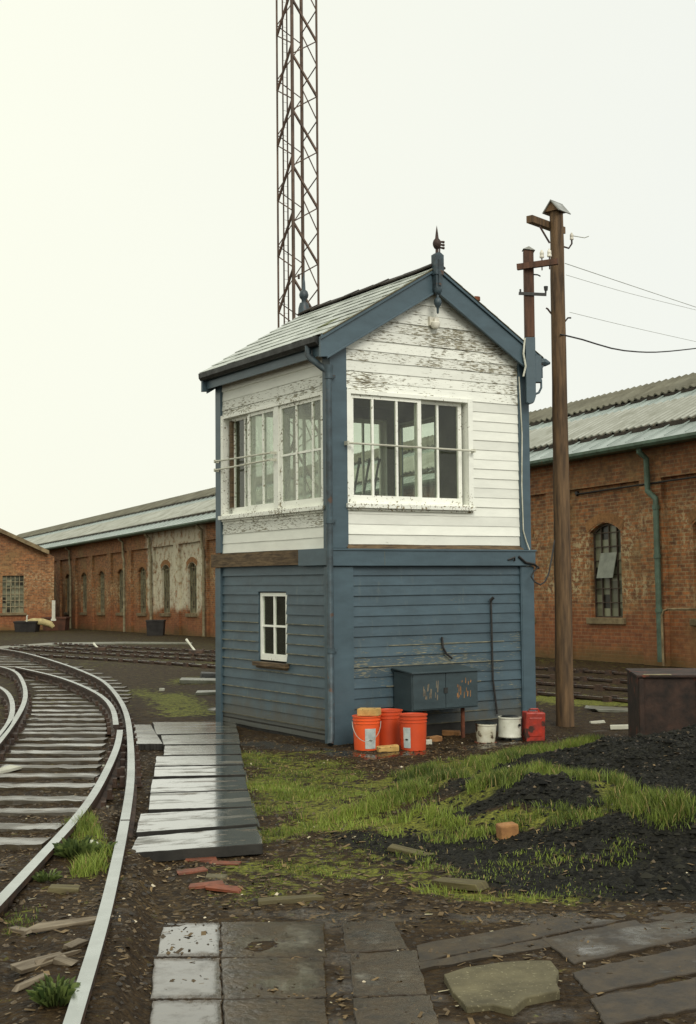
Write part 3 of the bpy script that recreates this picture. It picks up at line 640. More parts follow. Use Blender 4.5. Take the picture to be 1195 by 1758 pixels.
# ------------------------------------------------------------------ plank crossing
def plank(pts, z, th, lab, mats_=('plank', 'plank_side'), name='crossing_plank', cat='plank', group='planks of the boarded crossing', rag=.007, zoff=None, mud=0.):
    """pts: four corners in the photograph, back-left, back-right, front-right, front-left"""
    P = [at(x, y, z) for x, y in pts]; c = sum(P)/4; d = (P[1]-P[0])+(P[2]-P[3]); rz = math.atan2(d[1], d[0])
    R = np.array([[math.cos(rz), math.sin(rz)], [-math.sin(rz), math.cos(rz)]]); Q = [R@(p-c)[:2] for p in P]
    m = MB(); nX, nY = (22, 10) if mud else (18, 4); V = []; M_ = []
    for j in range(nY+1):
        for i in range(nX+1):
            u, v = i/nX, j/nY; a = Q[0]*(1-u)+Q[1]*u; b_ = Q[3]*(1-u)+Q[2]*u; q = a*(1-v)+b_*v
            if j in (0, nY): q = q+np.array([0, random.uniform(-rag, rag)])
            if i in (0, nX): q = q+np.array([random.uniform(-rag, rag)*.6, 0])
            zz = 0.; V.append((q[0], q[1], zz))
            e_ = min(i, nX-i, j*1.2, (nY-j)*1.2); M_.append((mud+(.75 if e_ == 0 else (.12 if e_ <= 1.2 else 0))) if mud else 0)
    W1 = nX+1; top = [(j*W1+i, j*W1+i+1, (j+1)*W1+i+1, (j+1)*W1+i) for j in range(nY) for i in range(nX)]
    rim = [i for i in range(nX+1)]+[j*W1+nX for j in range(1, nY+1)]+[nY*W1+i for i in range(nX-1, -1, -1)]+[j*W1 for j in range(nY-1, 0, -1)]
    b0_ = len(V); V += [(V[r][0], V[r][1], -th) for r in rim]; nr = len(rim)
    side = [(rim[k], rim[(k+1) % nr], b0_+(k+1) % nr, b0_+k) for k in range(nr)]+[tuple(range(b0_, b0_+nr))]
    m.add(V, top, mud=mud); m.at['mud'].update({i_: v_ for i_, v_ in enumerate(M_)}); m.f += side; m.mi += [1]*len(side)
    o = m.build(name, list(mats_), loc=(c[0], c[1], z), rot=(random.uniform(-.006, .006), random.uniform(-.004, .004), rz)); md = o.modifiers.new('bevel', 'BEVEL'); md.width = .004; md.segments = 1; md.limit_method = 'ANGLE'
    return tag(o, lab, cat, group)
PL = [([(228,1243),(259,1243),(280,1278),(234,1278)], 'small loose plank at the back left of the crossing, next to the rail'),
      ([(262,1239),(404,1239),(409,1258),(268,1261)], 'farthest plank of the crossing, in front of the signal box corner'),
      ([(276,1262),(410,1259),(413,1277),(280,1278)], 'second plank from the back, beginning beside the small loose plank'),
      ([(282,1280),(412,1278),(415,1294),(281,1297)], 'third plank from the back, its left end set in from its neighbours'),
      ([(268,1298),(414,1296),(418,1312),(266,1315)], 'fourth plank from the back, narrow and covered in streaks of water'),
      ([(266,1317),(417,1314),(421,1329),(263,1333)], 'fifth plank from the back, just in front of the narrow one'),
      ([(261,1338),(421,1333),(426,1355),(258,1361)], 'sixth plank from the back, patched with rot holes at the middle'),
      ([(258,1362),(427,1357),(434,1384),(254,1390)], 'third plank from the front, bright with standing water'),
      ([(241,1397),(434,1386),(442,1414),(233,1429)], 'widest and brightest plank, second from the front of the crossing'),
      ([(235,1437),(441,1418),(452,1448),(222,1465)], 'frontmost plank of the crossing, tapered at its left end')]
for k, (pts, lab) in enumerate(PL): plank(pts, .058+.002*k, .07, 'wet timber '+lab)
o = tag(plank([(330,1262),(404,1258),(452,1440),(430,1446)], .0, .05, 'x', name='crossing_bearer', group=None), 'dark timber bearer hidden beneath the right ends of the crossing planks', 'timber')

# foreground slabs and boards set flush in the mud
SB = [([(280,1584),(378,1583),(378,1642),(268,1643)], 'upper left wet slab shining white, in the row nearest the plank crossing', .25),
      ([(380,1583),(556,1582),(560,1642),(380,1643)], 'upper middle slab mirroring the signal box', .5),
      ([(587,1582),(676,1580),(700,1628),(594,1634)], 'upper right slab of the row, past the muddy gap', .55),
      ([(264,1646),(378,1645),(381,1713),(258,1714)], 'middle left slab dotted with pits, below the brightest slab', .3),
      ([(380,1645),(556,1644),(562,1711),(383,1714)], 'middle slab of the second row, brown with mud', .55),
      ([(600,1638),(715,1631),(735,1706),(606,1709)], 'slab at the right end of the second row', .6),
      ([(262,1718),(381,1716),(382,1795),(250,1797)], 'front left wet slab at the very bottom edge', .3),
      ([(383,1716),(560,1714),(566,1795),(386,1797)], 'front middle slab streaked with mud at the bottom edge', .55),
      ([(606,1713),(738,1709),(770,1795),(614,1797)], 'front right slab at the bottom edge, beside the tan concrete', .6)]
for k, (pts, lab, md) in enumerate(SB): plank(pts, .007+.0005*k, .06, lab, ('slab', 'mudside'), 'paving_slab', 'slab', 'wet slabs set in the foreground mud', mud=md*(1 if md < .4 else 1.35), rag=.008)
BD = [([(714,1624),(913,1582),(1128,1544),(1180,1552),(926,1604),(716,1662)], 0)]
DB = [([(716,1622),(1128,1545),(1185,1556),(718,1650)], 'farthest mud-caked board at the right, edging the ash heap'),
      ([(718,1653),(1190,1560),(1230,1574),(722,1664)], 'second mud-caked board from the heap'),
      ([(930,1612),(1240,1562),(1260,1594),(985,1654)], 'third mud-caked board, greenest and widest, right of centre'),
      ([(980,1668),(1260,1608),(1280,1650),(1012,1706)], 'fourth mud-caked board, brown, next to the tan concrete'),
      ([(1014,1714),(1290,1658),(1310,1706),(1040,1762)], 'nearest mud-caked board in the bottom right corner')]
for k, (pts, lab) in enumerate(DB): plank(pts, .008+.0015*k, .06, lab, ('muddy_board', 'mudside'), 'sunken_board', 'board', 'mud-caked boards sunk in the right foreground', rag=.01, mud=(.8, .85, .6, .85, .9)[k])
# broken tan concrete slab
out = [(760,1671),(800,1661),(860,1652),(908,1649),(948,1650),(958,1668),(952,1684),(962,1700),(930,1706),(903,1712),(880,1729),(845,1722),(800,1726),(786,1712),(778,1700),(768,1688)]
P = [at(x, y, .035) for x, y in out]; c = sum(P)/len(P); m = MB(); m.prism([tuple((p-c)[:2]*random.uniform(.97, 1.03)) for p in P], 'z', -.08, 0)
tag(m.build('concrete_slab', 'tan_conc', loc=(c[0], c[1], .035), rot=(.01, -.012, 0), bevel=.006), 'broken tan concrete slab with a ragged outline lying in the foreground', 'slab')

def lump(name, px, py, sx, sy, sz, rz, mat, label, cat, group=None, z=None, rx=0., jag=.12):
    g = G(px, py); m = MB(); V = []; 
    for l in (0, 1):
        for i, j in ((-1,-1),(1,-1),(1,1),(-1,1)): V.append((i*sx/2*(1+random.uniform(-jag, jag)), j*sy/2*(1+random.uniform(-jag, jag)), (l-.15)*sz*(1+random.uniform(-jag, jag))))
    m.add(V, [(0,3,2,1),(4,5,6,7),(0,1,5,4),(1,2,6,5),(2,3,7,6),(3,0,4,7)])
    o = m.build(name, mat, loc=(g[0], g[1], g[2] if z is None else z), rot=(rx, random.uniform(-.08, .08), rz), bevel=min(sx, sy, sz)*.12)
    return tag(o, label, cat, group)
lump('brick_block', 872, 1436, .125, .10, .10, .3, 'brown_brick', 'tan half brick sitting alone on the black ash slope', 'brick', jag=.06)
for px, py, sx, rz, lab in ((345,1478,.2,.1,'red brick just under the front plank, set flush in mud'),(385,1484,.2,-.1,'red brick to the right of the flush ones, partly covered in moss'),(330,1497,.18,.3,'red brick leftmost of the patch, cracked'),(372,1507,.12,0.,'small grey-topped brick in the middle of the red patch'),(355,1521,.2,.2,'red brick at the near left of the patch'),(385,1527,.2,-.2,'red brick nearest the camera in the patch')):
    lump('brick', px, py, sx, .1, .016, rz, 'red_brick' if 'grey' not in lab else 'tan_conc', lab, 'brick', 'red bricks trodden into the mud before the crossing')
lump('wood_offcut', 497, 1549, .36, .09, .03, .42, 'mossy_board', 'mossy flat offcut of wood lying in the gravel above the slabs', 'wood')
lump('wood_offcut', 790, 1522, .3, .12, .04, -.6, 'mossy_board', 'greenish board offcut with a dark stone on it, at the edge of the grass', 'wood')
lump('wood_offcut', 705, 1466, .34, .09, .03, -.7, 'mossy_board', 'dull offcut half sunk in the moss left of the half brick', 'wood')
lump('wood_offcut', 108, 1533, .16, .10, .04, .1, 'mossy_board', 'yellowish offcut between the two nearest rails', 'wood')
for px, py, sx, sy, rz, lab in ((118,1588,.36,.055,.35,'long bleached splinter nearest the outer rail'),(68,1655,.24,.075,.9,'broad bleached splinter left of the outer rail'),(35,1600,.15,.05,-.6,'short crooked splinter at the left edge'),(103,1645,.26,.03,1.1,'thin upright-looking splinter leaning over the broad one'),(128,1625,.14,.05,1.2,'pale splinter stub right of the thin one'),(112,1655,.1,.045,-.5,'small pale splinter close to the bottom of the pile'),(50,1690,.15,.025,1.0,'thin splinter pointing at the bottom left weed')):
    lump('wood_splinter', px, py, sx, sy, .02, rz, 'splinter', lab, 'wood', 'splintered wood beside the outer rail', jag=.35, rx=.1)
for px, py, lab in ((178,1388,'pale flake of stone between the converging rails'),(180,1318,'white pebble on a sleeper end by the inner rail'),(5,1325,'flat pale board lying across the sleepers at the left edge'),(160,1452,'white scrap by the green weeds between the rails'),(208,1325,'thin strip of pale wood leaning on the outer rail')):
    lump('scrap', px, py, .09 if 'board' not in lab else .14, .05 if 'board' not in lab else .45, .03, random.uniform(-1, 1) if 'board' not in lab else -.25, 'white_board', lab, 'debris', 'pale scraps around the turnout', jag=.3)
# weeds
def weed(px, py, r, n, lab, h=.1):
    g = G(px, py); m = MB()
    for i in range(n):
        a = random.uniform(0, 2*PI); d = r*random.random()**.6; ln = random.uniform(.4, 1)*h; x, y = d*math.cos(a)*.5, d*math.sin(a)*.5
        b1 = np.array([x, y, 0]); tip = np.array([d*math.cos(a), d*math.sin(a), ln*random.uniform(.5, 1)]); sd = np.array([-math.sin(a), math.cos(a), 0])*random.uniform(.004, .009); mid = (b1+tip)/2+np.array([0, 0, ln*.35])
        m.tone = random.random(); m.add([b1, mid-sd, tip, mid+sd], [(0, 1, 2), (0, 2, 3)])
    tag(m.build('weed', 'weed', loc=tuple(g)), lab, 'plant')
weed(95, 1722, .12, 260, 'small leafy weed at the bottom left, beside the outer rail')
weed(130, 1470, .16, 240, 'green leafy clump between the two near rails', .12)
weed(168, 1466, .13, 160, 'leafy clump touching the outer rail below the pale scraps', .08)
weed(78, 1512, .11, 90, 'thin low weed under the inner rail curve', .06)
# ------------------------------------------------------------------ signal box
BA = math.radians(31.8); N0 = at(574, 1278)
BW, BL = 2.71, 2.76
SB_ = thing('signal_box', 'two storey timber signal box, peeling white above and blue below, under a slate gable roof', 'signal box', (N0[0], N0[1], 0), (0, 0, BA))
def fp(face, a, out, z):
    return {'R': (a, -out, z), 'L': (-out, a, z), 'B': (a, BL+out, z), 'E': (BW+out, a, z)}[face]
def oa0(o, j): return o+j
def boards(m, face, a0, a1, z0, z1, pitch, ops=(), peel=lambda a, z: 0., slope=None, seg=.35, o1=.026, o2=.010, worn_gleam=0.):
    n = int(round((z1-z0)/pitch)); ph = (z1-z0)/n
    for i in range(n):
        zb, zt = z0+i*ph, z0+(i+1)*ph; jit = random.uniform(-.003, .003)
        cuts = sorted({zb, zt}|{z for o in ops for z in (o[2], o[3]) if zb+1e-4 < z < zt-1e-4}); tn = random.random(); bp = random.uniform(-.25, .25)
        for c0, c1 in zip(cuts[:-1], cuts[1:]):
            iv = [(a0, a1)]
            for o in ops:
                if o[2] < c1-1e-5 and o[3] > c0+1e-5:
                    iv = [q for s, e in iv for q in ((s, min(e, o[0])), (max(s, o[1]), e)) if q[1]-q[0] > .004]
            if worn_gleam > zb > .1 and c0 == zb and random.random() < (.9 if face == 'L' else .45):  # pale lap strips: worn edges, plus sky gleam put into their colour
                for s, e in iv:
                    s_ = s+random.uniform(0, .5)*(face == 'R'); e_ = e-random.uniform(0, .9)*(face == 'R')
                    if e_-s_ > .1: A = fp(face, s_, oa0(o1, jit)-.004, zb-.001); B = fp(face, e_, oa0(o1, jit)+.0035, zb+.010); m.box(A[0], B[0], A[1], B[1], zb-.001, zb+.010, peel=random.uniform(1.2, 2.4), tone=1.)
            for s, e in iv:
                k = max(1, int((e-s)/seg)); 
                oa = o1+(o2-o1)*(c0-zb)/ph+jit; ob = o1+(o2-o1)*(c1-zb)/ph+jit
                sect = []; pv = []
                wav = [0.]+[random.uniform(-.0025, .0025) for _ in range(k-1)]+[0.] if k > 1 else [0., 0.]
                for j in range(k+1):
                    a = s+(e-s)*j/k; ab = at_ = a
                    if slope: ab = min(max(a, slope(c0)[0]), slope(c0)[1]); at_ = min(max(a, slope(c1)[0]), slope(c1)[1])
                    w = wav[j]
                    sect += [fp(face, ab, -.002, c0+w), fp(face, ab, oa, c0+w), fp(face, at_, ob, c1+w), fp(face, at_, -.002, c1+w)]; pv += [max(0, peel(a, (zb+zt)/2)+bp)]*4
                b = len(m.v); Fs = [(j*4+q, j*4+(q+1) % 4, (j+1)*4+(q+1) % 4, (j+1)*4+q) for j in range(k) for q in range(4)]+[(0, 1, 2, 3), (k*4+3, k*4+2, k*4+1, k*4)]
                m.add(sect, Fs, tone=tn)
                for q, val in enumerate(pv): m.at['peel'][b+q] = val
def core(m, face, a0, a1, z0, z1, ops=(), th=.09, mi=0):
    zs = sorted({z0, z1}|{z for o in ops for z in (o[2], o[3]) if z0 < z < z1})
    for c0, c1 in zip(zs[:-1], zs[1:]):
        iv = [(a0, a1)]
        for o in ops:
            if o[2] < c1-1e-5 and o[3] > c0+1e-5: iv = [q for s, e in iv for q in ((s, min(e, o[0])), (max(s, o[1]), e)) if q[1]-q[0] > .004]
        for s, e in iv:
            A = fp(face, s, -.003, c0); B = fp(face, e, -th, c1); m.box(A[0], B[0], A[1], B[1], c0, c1, mi)
RZ, EZ, RU = 5.36, 4.43, 1.345; TS = (RZ-EZ)/(RU+.19)
def gslope(z):
    d = max(0, (RZ-.06-z)/TS); return (RU-d, RU+d)
RW = [(.20, 1.86, 2.62, 3.85)]; LW = [(.14, 2.61, 2.60, 3.84)]; BWn = [(.30, 2.50, 2.62, 3.97)]; EW = [(1.72, 2.70, 2.62, 3.92)]; SW = [(1.01, 1.70, .82, 1.65)]
# upper boarding
def pR(a, z):
    if z > 3.86: return 1.14+.18*math.sin(a*2.3+z*5)-(.15 if z > 4.75 else 0)
    if z < 2.26: return .75
    if a > 1.87: return .0
    return .12
def pL(a, z):
    if z > 3.86: return 1.2 if z < 4.08 else .45
    if 2.33 < z < 2.6: return 1.1
    return .02
m = MB(); boards(m, 'R', .16, 2.61, 2.17, 3.86, .112, RW, pR, o1=.019); m.build('front_boarding', 'white', SB_)
m = MB(); boards(m, 'R', .0, 2.70, 3.861, RZ-.07, .117, (), pR, gslope, o1=.020); m.build('gable_boarding', 'white', SB_)
m = MB(); boards(m, 'L', .10, 2.665, 2.13, 4.30, .118, LW, pL, o1=.02); m.build('side_boarding', 'white', SB_)
m = MB(); boards(m, 'B', .05, 2.7, 2.13, 4.30, .118, BWn, pR); boards(m, 'B', .0, 2.70, 4.301, RZ-.07, .117, (), pR, gslope); m.build('rear_boarding', 'white', SB_)
m = MB(); boards(m, 'E', .1, 2.665, 2.13, 4.30, .118, EW, pL); m.build('end_boarding', 'white', SB_)
# lower boarding
def pl(a, z): return (.74 if .55 < z < 1.1 else (.55 if z < .55 else (.15 if z < 1.5 else .25)))+.25*math.sin(a*4+z*9)
def pl2(a, z): return .55+.25*math.sin(a*5+z*7) if z < 1.2 else .2
m = MB(); boards(m, 'R', .21, 2.61, .14, 1.94, .1125, (), pl, o1=.026, o2=.010, worn_gleam=1.1); m.build('lower_front_boarding', 'blue', SB_)
m = MB(); boards(m, 'L', .10, 2.665, .03, 1.955, .1125, SW, pl2, o1=.026, o2=.010, worn_gleam=1.35); m.build('lower_side_boarding', 'blue', SB_)
m = MB(); boards(m, 'B', .1, 2.7, .03, 1.955, .1125, (), pl, seg=1.); boards(m, 'E', .1, 2.665, .03, 1.955, .1125, (), pl, seg=1.); m.build('lower_rear_boarding', 'blue', SB_)
# wall cores, floor, ceiling
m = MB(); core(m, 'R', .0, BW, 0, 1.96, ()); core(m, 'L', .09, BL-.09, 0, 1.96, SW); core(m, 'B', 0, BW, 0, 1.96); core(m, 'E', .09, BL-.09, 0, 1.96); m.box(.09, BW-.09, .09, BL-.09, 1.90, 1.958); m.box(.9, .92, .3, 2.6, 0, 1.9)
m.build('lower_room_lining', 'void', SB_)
m = MB(); core(m, 'R', .0, BW, 1.962, 4.4, RW); core(m, 'L', .09, BL-.09, 1.962, 4.4, LW); core(m, 'B', 0, BW, 1.962, 4.4, BWn); core(m, 'E', .09, BL-.09, 1.962, 4.4, EW)
m.prism([(0.0, 4.401), (BW, 4.401), (RU, RZ-.12)], 'y', .003, .07); m.prism([(0.0, 4.401), (BW, 4.401), (RU, RZ-.12)], 'y', BL-.07, BL-.003)
m.box(.09, BW-.09, .09, BL-.09, 2.02, 2.06); m.box(.09, BW-.09, .09, BL-.09, 4.12, 4.16)
m.build('upper_room_lining', 'dark_inside', SB_)
# posts
for bxs in (((-.046, .168, -.046, .12, 2.125, 4.42, .2), (-.05, .215, -.05, .115, -.06, 1.925, .5)), ((2.602, 2.755, -.046, .12, 2.125, 4.36, .35), (2.60, 2.785, -.052, .115, -.06, 1.925, .45)), ((-.046, .1, 2.66, 2.805, 2.135, 4.30, .2), (-.05, .1, 2.665, 2.815, -.06, 1.95, .4)), ((2.60, 2.755, 2.66, 2.805, -.06, 4.35, .2),)):
    for b_ in bxs: m = MB(); m.box(*b_[:6], peel=b_[6]); m.build('corner_post', 'bluetrim', SB_, bevel=.004)
for bxs in ((.2155, .232, -.047, -.003, .1, 1.925), (2.583, 2.5985, -.047, -.003, .1, 1.925), (.1685, .178, -.043, -.003, 2.17, 3.9)): m = MB(); m.box(*bxs, peel=.2); m.build('corner_beading', 'bluetrim', SB_)
# belt between the storeys
m = MB(); m.box(-.075, 2.785, -.085, -.0, 1.932, 2.118, peel=.35); m.box(-.085, 2.795, -.098, -.02, 2.100, 2.121, peel=.4); m.box(-.083, .0, .0, .62, 1.94, 2.125, peel=.3)
for x in (.62,): m.box(x, x+.006, -.087, -.08, 1.94, 2.098, peel=3.)
m.build('belt_board', 'bluetrim', SB_, bevel=.005)
m = MB(); m.box(-.080, .0, .623, 2.87, 1.955, 2.122); m.prism([(-.0, 2.171), (-.075, 2.126), (-.075, 2.121), (0, 2.121)], 'y', 0, 1); m.v = m.v[:8]; m.f = m.f[:6]; m.mi = m.mi[:6]
m.add([(.15, -.0, 2.175), (2.62, -.0, 2.175), (2.62, -.078, 2.1225), (.15, -.078, 2.1225)], [(0, 1, 2, 3)]); m.build('bare_ledge', 'bare', SB_, label='bare brown weathered board above the blue side wall')
m = MB(); m.box(-.02, .0, .05, 2.8, -.06, .10); m.box(.2, 2.6, -.02, 0, -.06, .14); m.build('plinth_board', 'plank_side', SB_)

def window(name, face, op, label, sashes, sill_mat='white2', arch=True, gl='glass', peel=.4):
    a0, a1, z0, z1 = op
    def bx(m, s, e, zb, zt, oa, ob, **k):
        A = fp(face, s, oa, zb); B = fp(face, e, ob, zt); m.box(A[0], B[0], A[1], B[1], zb, zt, **k)
    fr = MB(); fr.peel = peel; fr.tone = .8
    if arch:
        bx(fr, a0-.028, a0+.022, z0, z1+.03, -.085, .045); bx(fr, a1-.022, a1+.045, z0, z1+.03, -.085, .045)
        bx(fr, a0+.0225, a1-.0225, z1-.012, z1+.03, -.085, .040); bx(fr, a0+.0225, a1-.0225, z0, z0+.02, -.085, .03)
    f = fr.build('window', 'white2', SB_, label=label)
    sl = MB(); sl.peel = 1.3; sl.tone = .7; bx(sl, a0-.05, a1+.05, z0-.05, z0-.001, .0, .085); bx(sl, a0-.03, a1+.03, z0-.075, z0-.0505, 0, .045); sl.build('sill', sill_mat, f, bevel=.004)
    for (s, e, muns, dep, gmat, sm, hb) in sashes:
        zb, zt = z0+.021, z1-.014; st = .05; q = MB(); q.peel = peel; q.tone = .9
        bx(q, s, s+st, zb, zt, dep-.035, dep); bx(q, e-st, e, zb, zt, dep-.035, dep)
        bx(q, s+st, e-st, zb, zb+.075, dep-.034, dep-.001, peel=.9); bx(q, s+st, e-st, zt-.04, zt, dep-.034, dep-.001)
        for c in muns: bx(q, c-.014, c+.014, zb+.075, zt-.04, dep-.032, dep-.004)
        if hb: bx(q, s+st, e-st, hb-.012, hb+.012, dep-.033, dep-.006)
        q.build('sash', sm, f)
        g = MB(); bx(g, s+st-.005, e-st+.005, zb+.07, zt-.035, dep-.022, dep-.018); g.build('glass', gmat, f)
    return f
fR = window('window', 'R', RW[0], 'front window of two sliding sashes with one rail across', [(.224, 1.19, (.53, .856), .012, 'glass', 'white2', 0), (1.15, 1.80, (1.46,), -.04, 'glass', 'white2', 0)], peel=.85)
fL = window('window', 'L', LW[0], 'side window of three grimy sashes', [(.165, 1.17, (.41, .78), .012, 'dirty', 'white2', 3.235), (1.27, 1.985, (1.59,), .012, 'dirty', 'white2', 0), (1.93, 2.50, (2.165,), -.04, 'glass', 'white2', 0)], peel=1.15)
m = MB(); m.peel = .8; m.box(-.03, .05, 1.172, 1.268, 2.622, 3.826); m.build('mullion', 'white2', fL)
m = MB(); m.box(-.0, .035, 2.44, 2.50, 2.7, 3.79); m.build('bare_jamb', 'bare', fL)
fB = window('window', 'B', BWn[0], 'rear window seen through the room', [(.33, .95, (.64,), 0, 'glass', 'white2', 0), (.955, 1.5, (1.22,), 0, 'glass', 'white2', 0), (1.505, 2.47, (1.83, 2.15), 0, 'glass', 'white2', 0)])
fE = window('window', 'E', EW[0], 'end window seen through the room', [(1.745, 2.20, (), 0, 'glass', 'cream_inside', 3.2), (2.205, 2.68, (), 0, 'glass', 'cream_inside', 3.2)])
for s_, dy in ((1, 0),):
    m = MB(); m.tube([(.13, -.105, 3.277), (1.0, -.107, 3.272), (1.89, -.105, 3.268)], .0115, 8); m.box(.13, .155, -.115, -.04, 3.255, 3.3); m.box(1.87, 1.89, -.115, -.04, 3.25, 3.29); m.build('window_rail', 'white_board', fR)
m = MB()
m.tube([(-.10, 2.715, 3.297), (-.10, 2.0, 3.285), (-.10, 1.22, 3.275)], .011, 8); m.tube([(-.10, 2.715, 3.185), (-.10, 1.22, 3.195)], .011, 8)
for z in (3.297, 3.185): m.box(-.11, -.0, 2.70, 2.72, z-.02, z+.02)
for z in (3.276, 3.195): m.box(-.11, -.0, 1.21, 1.23, z-.015, z+.015)
m.build('window_rail', 'white_board', fL)
sm_ = window('window', 'L', SW[0], 'small four pane window in the blue side wall', [(1.02, 1.69, (1.355,), .0, 'glass', 'white2', 1.245)], 'bare', arch=False, peel=.3)

# roof of individual slates
m = MB(); sl = math.hypot(RU+.19, RZ-EZ); cx, sx_ = (RU+.19)/sl, (RZ-EZ)/sl; V0, V1 = -.155, 2.93
for side in (-1, 1):
    nrow = 9; rh = sl/nrow
    for r in range(nrow):
        d0 = r*rh; d1 = min(sl, d0+rh*1.25); y = V0-(random.uniform(0, .02))+(-.11 if r % 2 else 0)
        while y < V1:
            wdt = .232; ya, yb = max(y+.003, V0), min(y+wdt-.003, V1+random.uniform(-.012, .012)); y += wdt
            if yb-ya < .03: continue
            l0 = .024+random.uniform(0, .006); l1 = .014+random.uniform(0, .003); dd0 = d0-random.uniform(0, .008); sk = random.uniform(-.004, .004)
            def P(d, yy, h): return (RU+side*((RU+.19)-d*cx)-0*side+side*h*sx_, yy, EZ+d*sx_+h*cx)
            vs = [P(dd0, ya, l0), P(dd0+sk, yb, l0), P(d1, yb, l1), P(d1, ya, l1), P(dd0, ya, l0-.007), P(dd0+sk, yb, l0-.007), P(d1, yb, l1-.007), P(d1, ya, l1-.007)]
            ms = max(0, .95-math.hypot(ya-.30, (d0-.35)*.55)/.30) if side < 0 else 0
            ms = max(ms, .35*(yb > V1-.2), .45 if ya < V0+.06 else 0)
            m.add(vs, [(0,1,2,3),(7,6,5,4),(0,4,5,1),(1,5,6,2),(2,6,7,3),(3,7,4,0)], tone=random.random(), moss=ms)
roof = m.build('slate_roof', 'slate', SB_)
m = MB()
for side in (-1, 1):
    e = RU+side*(RU+.17); 
    m.add([(e, V0+.03, EZ+.0), (e, V1-.02, EZ+.0), (RU, V1-.02, RZ-.003), (RU, V0+.03, RZ-.003), (e, V0+.03, EZ-.03), (e, V1-.02, EZ-.03), (RU, V1-.02, RZ-.033), (RU, V0+.03, RZ-.033)], [(0,1,2,3),(7,6,5,4),(0,4,5,1),(1,5,6,2),(2,6,7,3),(3,7,4,0)])
m.build('roof_deck', 'bare', roof)
m = MB(); y = V0
while y < V1-.1:
    tl = random.uniform(-.006, .014); yb = min(y+.345, V1+.01)
    for side in (-1, 1):
        m.add([(RU, y, RZ+.068+tl*2), (RU, yb, RZ+.068-.004), (RU+side*.115, yb, RZ-.005), (RU+side*.115, y, RZ+.0+tl*2), (RU, y, RZ+.048+tl*2), (RU, yb, RZ+.044), (RU+side*.11, yb, RZ-.022), (RU+side*.11, y, RZ-.018+tl*2)], [(0,1,2,3),(7,6,5,4),(0,4,5,1),(1,5,6,2),(2,6,7,3),(3,7,4,0)])
    y += .34
m.build('ridge_tiles', 'edge', roof)
# barge boards front and rear
for (ya, yb, nm) in ((-.135, -.098, 'barge_board'), (2.83, 2.868, 'barge_board')):
    for side in (-1, 1):
        m = MB(); m.peel = .35; e = RU+side*(RU+.215); t = TS*.035
        m.prism([(RU, RZ-.005), (e, EZ-.015), (e, EZ-.235), (e-side*.10, EZ-.235+.01), (RU, RZ-.285)], 'y', ya, yb)
        m.prism([(RU, RZ+.012), (e, EZ+.002), (e, EZ-.045), (RU, RZ-.035)], 'y', ya-.024 if ya < 0 else ya+.02, ya-.001 if ya < 0 else yb+.02)
        m.prism([(RU, RZ-.262), (e-side*.08, EZ-.225), (e-side*.08, EZ-.25), (RU, RZ-.287)], 'y', ya-.013 if ya < 0 else ya+.01, ya-.001 if ya < 0 else yb+.01)
        m.build(nm, 'bluetrim', SB_, bevel=.003)
m = MB()
for side in (-1, 1):
    e = RU+side*(RU+.2); m.add([(e, -.17, EZ+.012), (e, -.10, EZ+.022), (RU, -.10, RZ+.022), (RU, -.17, RZ+.012), (e, -.17, EZ+.004), (e, -.10, EZ+.004), (RU, -.10, RZ+.004), (RU, -.17, RZ+.004)], [(0,1,2,3),(7,6,5,4),(0,4,5,1),(1,5,6,2),(2,6,7,3),(3,7,4,0)])
m.build('verge_mortar', 'mossy_board', roof)
# eaves: fascia, soffit, gutter
for side, x0 in ((-1, -.13), (1, BW+.13)):
    m = MB(); m.peel = .4; m.box(x0, x0+side*.024, -.09, 2.825, EZ-.20, EZ-.02); m.build('fascia', 'bluetrim', SB_)
    m = MB(); m.box(x0-side*.003, 0 if side < 0 else BW, -.09, 2.82, EZ-.155, EZ-.135); m.build('soffit', 'bare', SB_)
    m = MB(); V = []; xs = x0+side*.026
    prof = [(0, .0), (0, -.085), (.03, -.10), (.06, -.092), (.084, -.06), (.088, -.0), (.080, -.0), (.076, -.055), (.055, -.083), (.03, -.09), (.008, -.078), (.008, 0)]
    m.prism([(xs+side*a, EZ+.0+b) for a, b in prof], 'y', -.06, 2.88, tone=.4); m.prism([(xs+side*a, EZ+b) for a, b in prof[:6]], 'y', 2.86, 2.885); m.prism([(xs+side*a, EZ+b) for a, b in prof[:6]], 'y', -.065, -.055)
    gt = m.build('gutter', 'dark_iron', SB_)
m = MB(); m.tube([(-.20, .16, EZ-.07), (-.20, .16, EZ-.17), (-.195, .12, EZ-.21), (-.13, -.04, EZ-.34), (-.09, -.082, EZ-.38), (-.088, -.083, EZ-.46), (-.088, -.083, 2.5), (-.088, -.083, .10), (-.12, -.12, .02)], .037, 10)
for z in (4.0, 2.42, 1.02): m.tube([(-.088, -.083, z-.03), (-.088, -.083, z+.03)], .048, 10); m.box(-.12, .0, -.09, -.06, z-.015, z+.015)
m.tube([(-.088, -.083, 4.02), (-.088, -.083, 4.12)], [.045, .055], 10); m.build('downpipe', 'iron_blue', SB_, smooth=True)
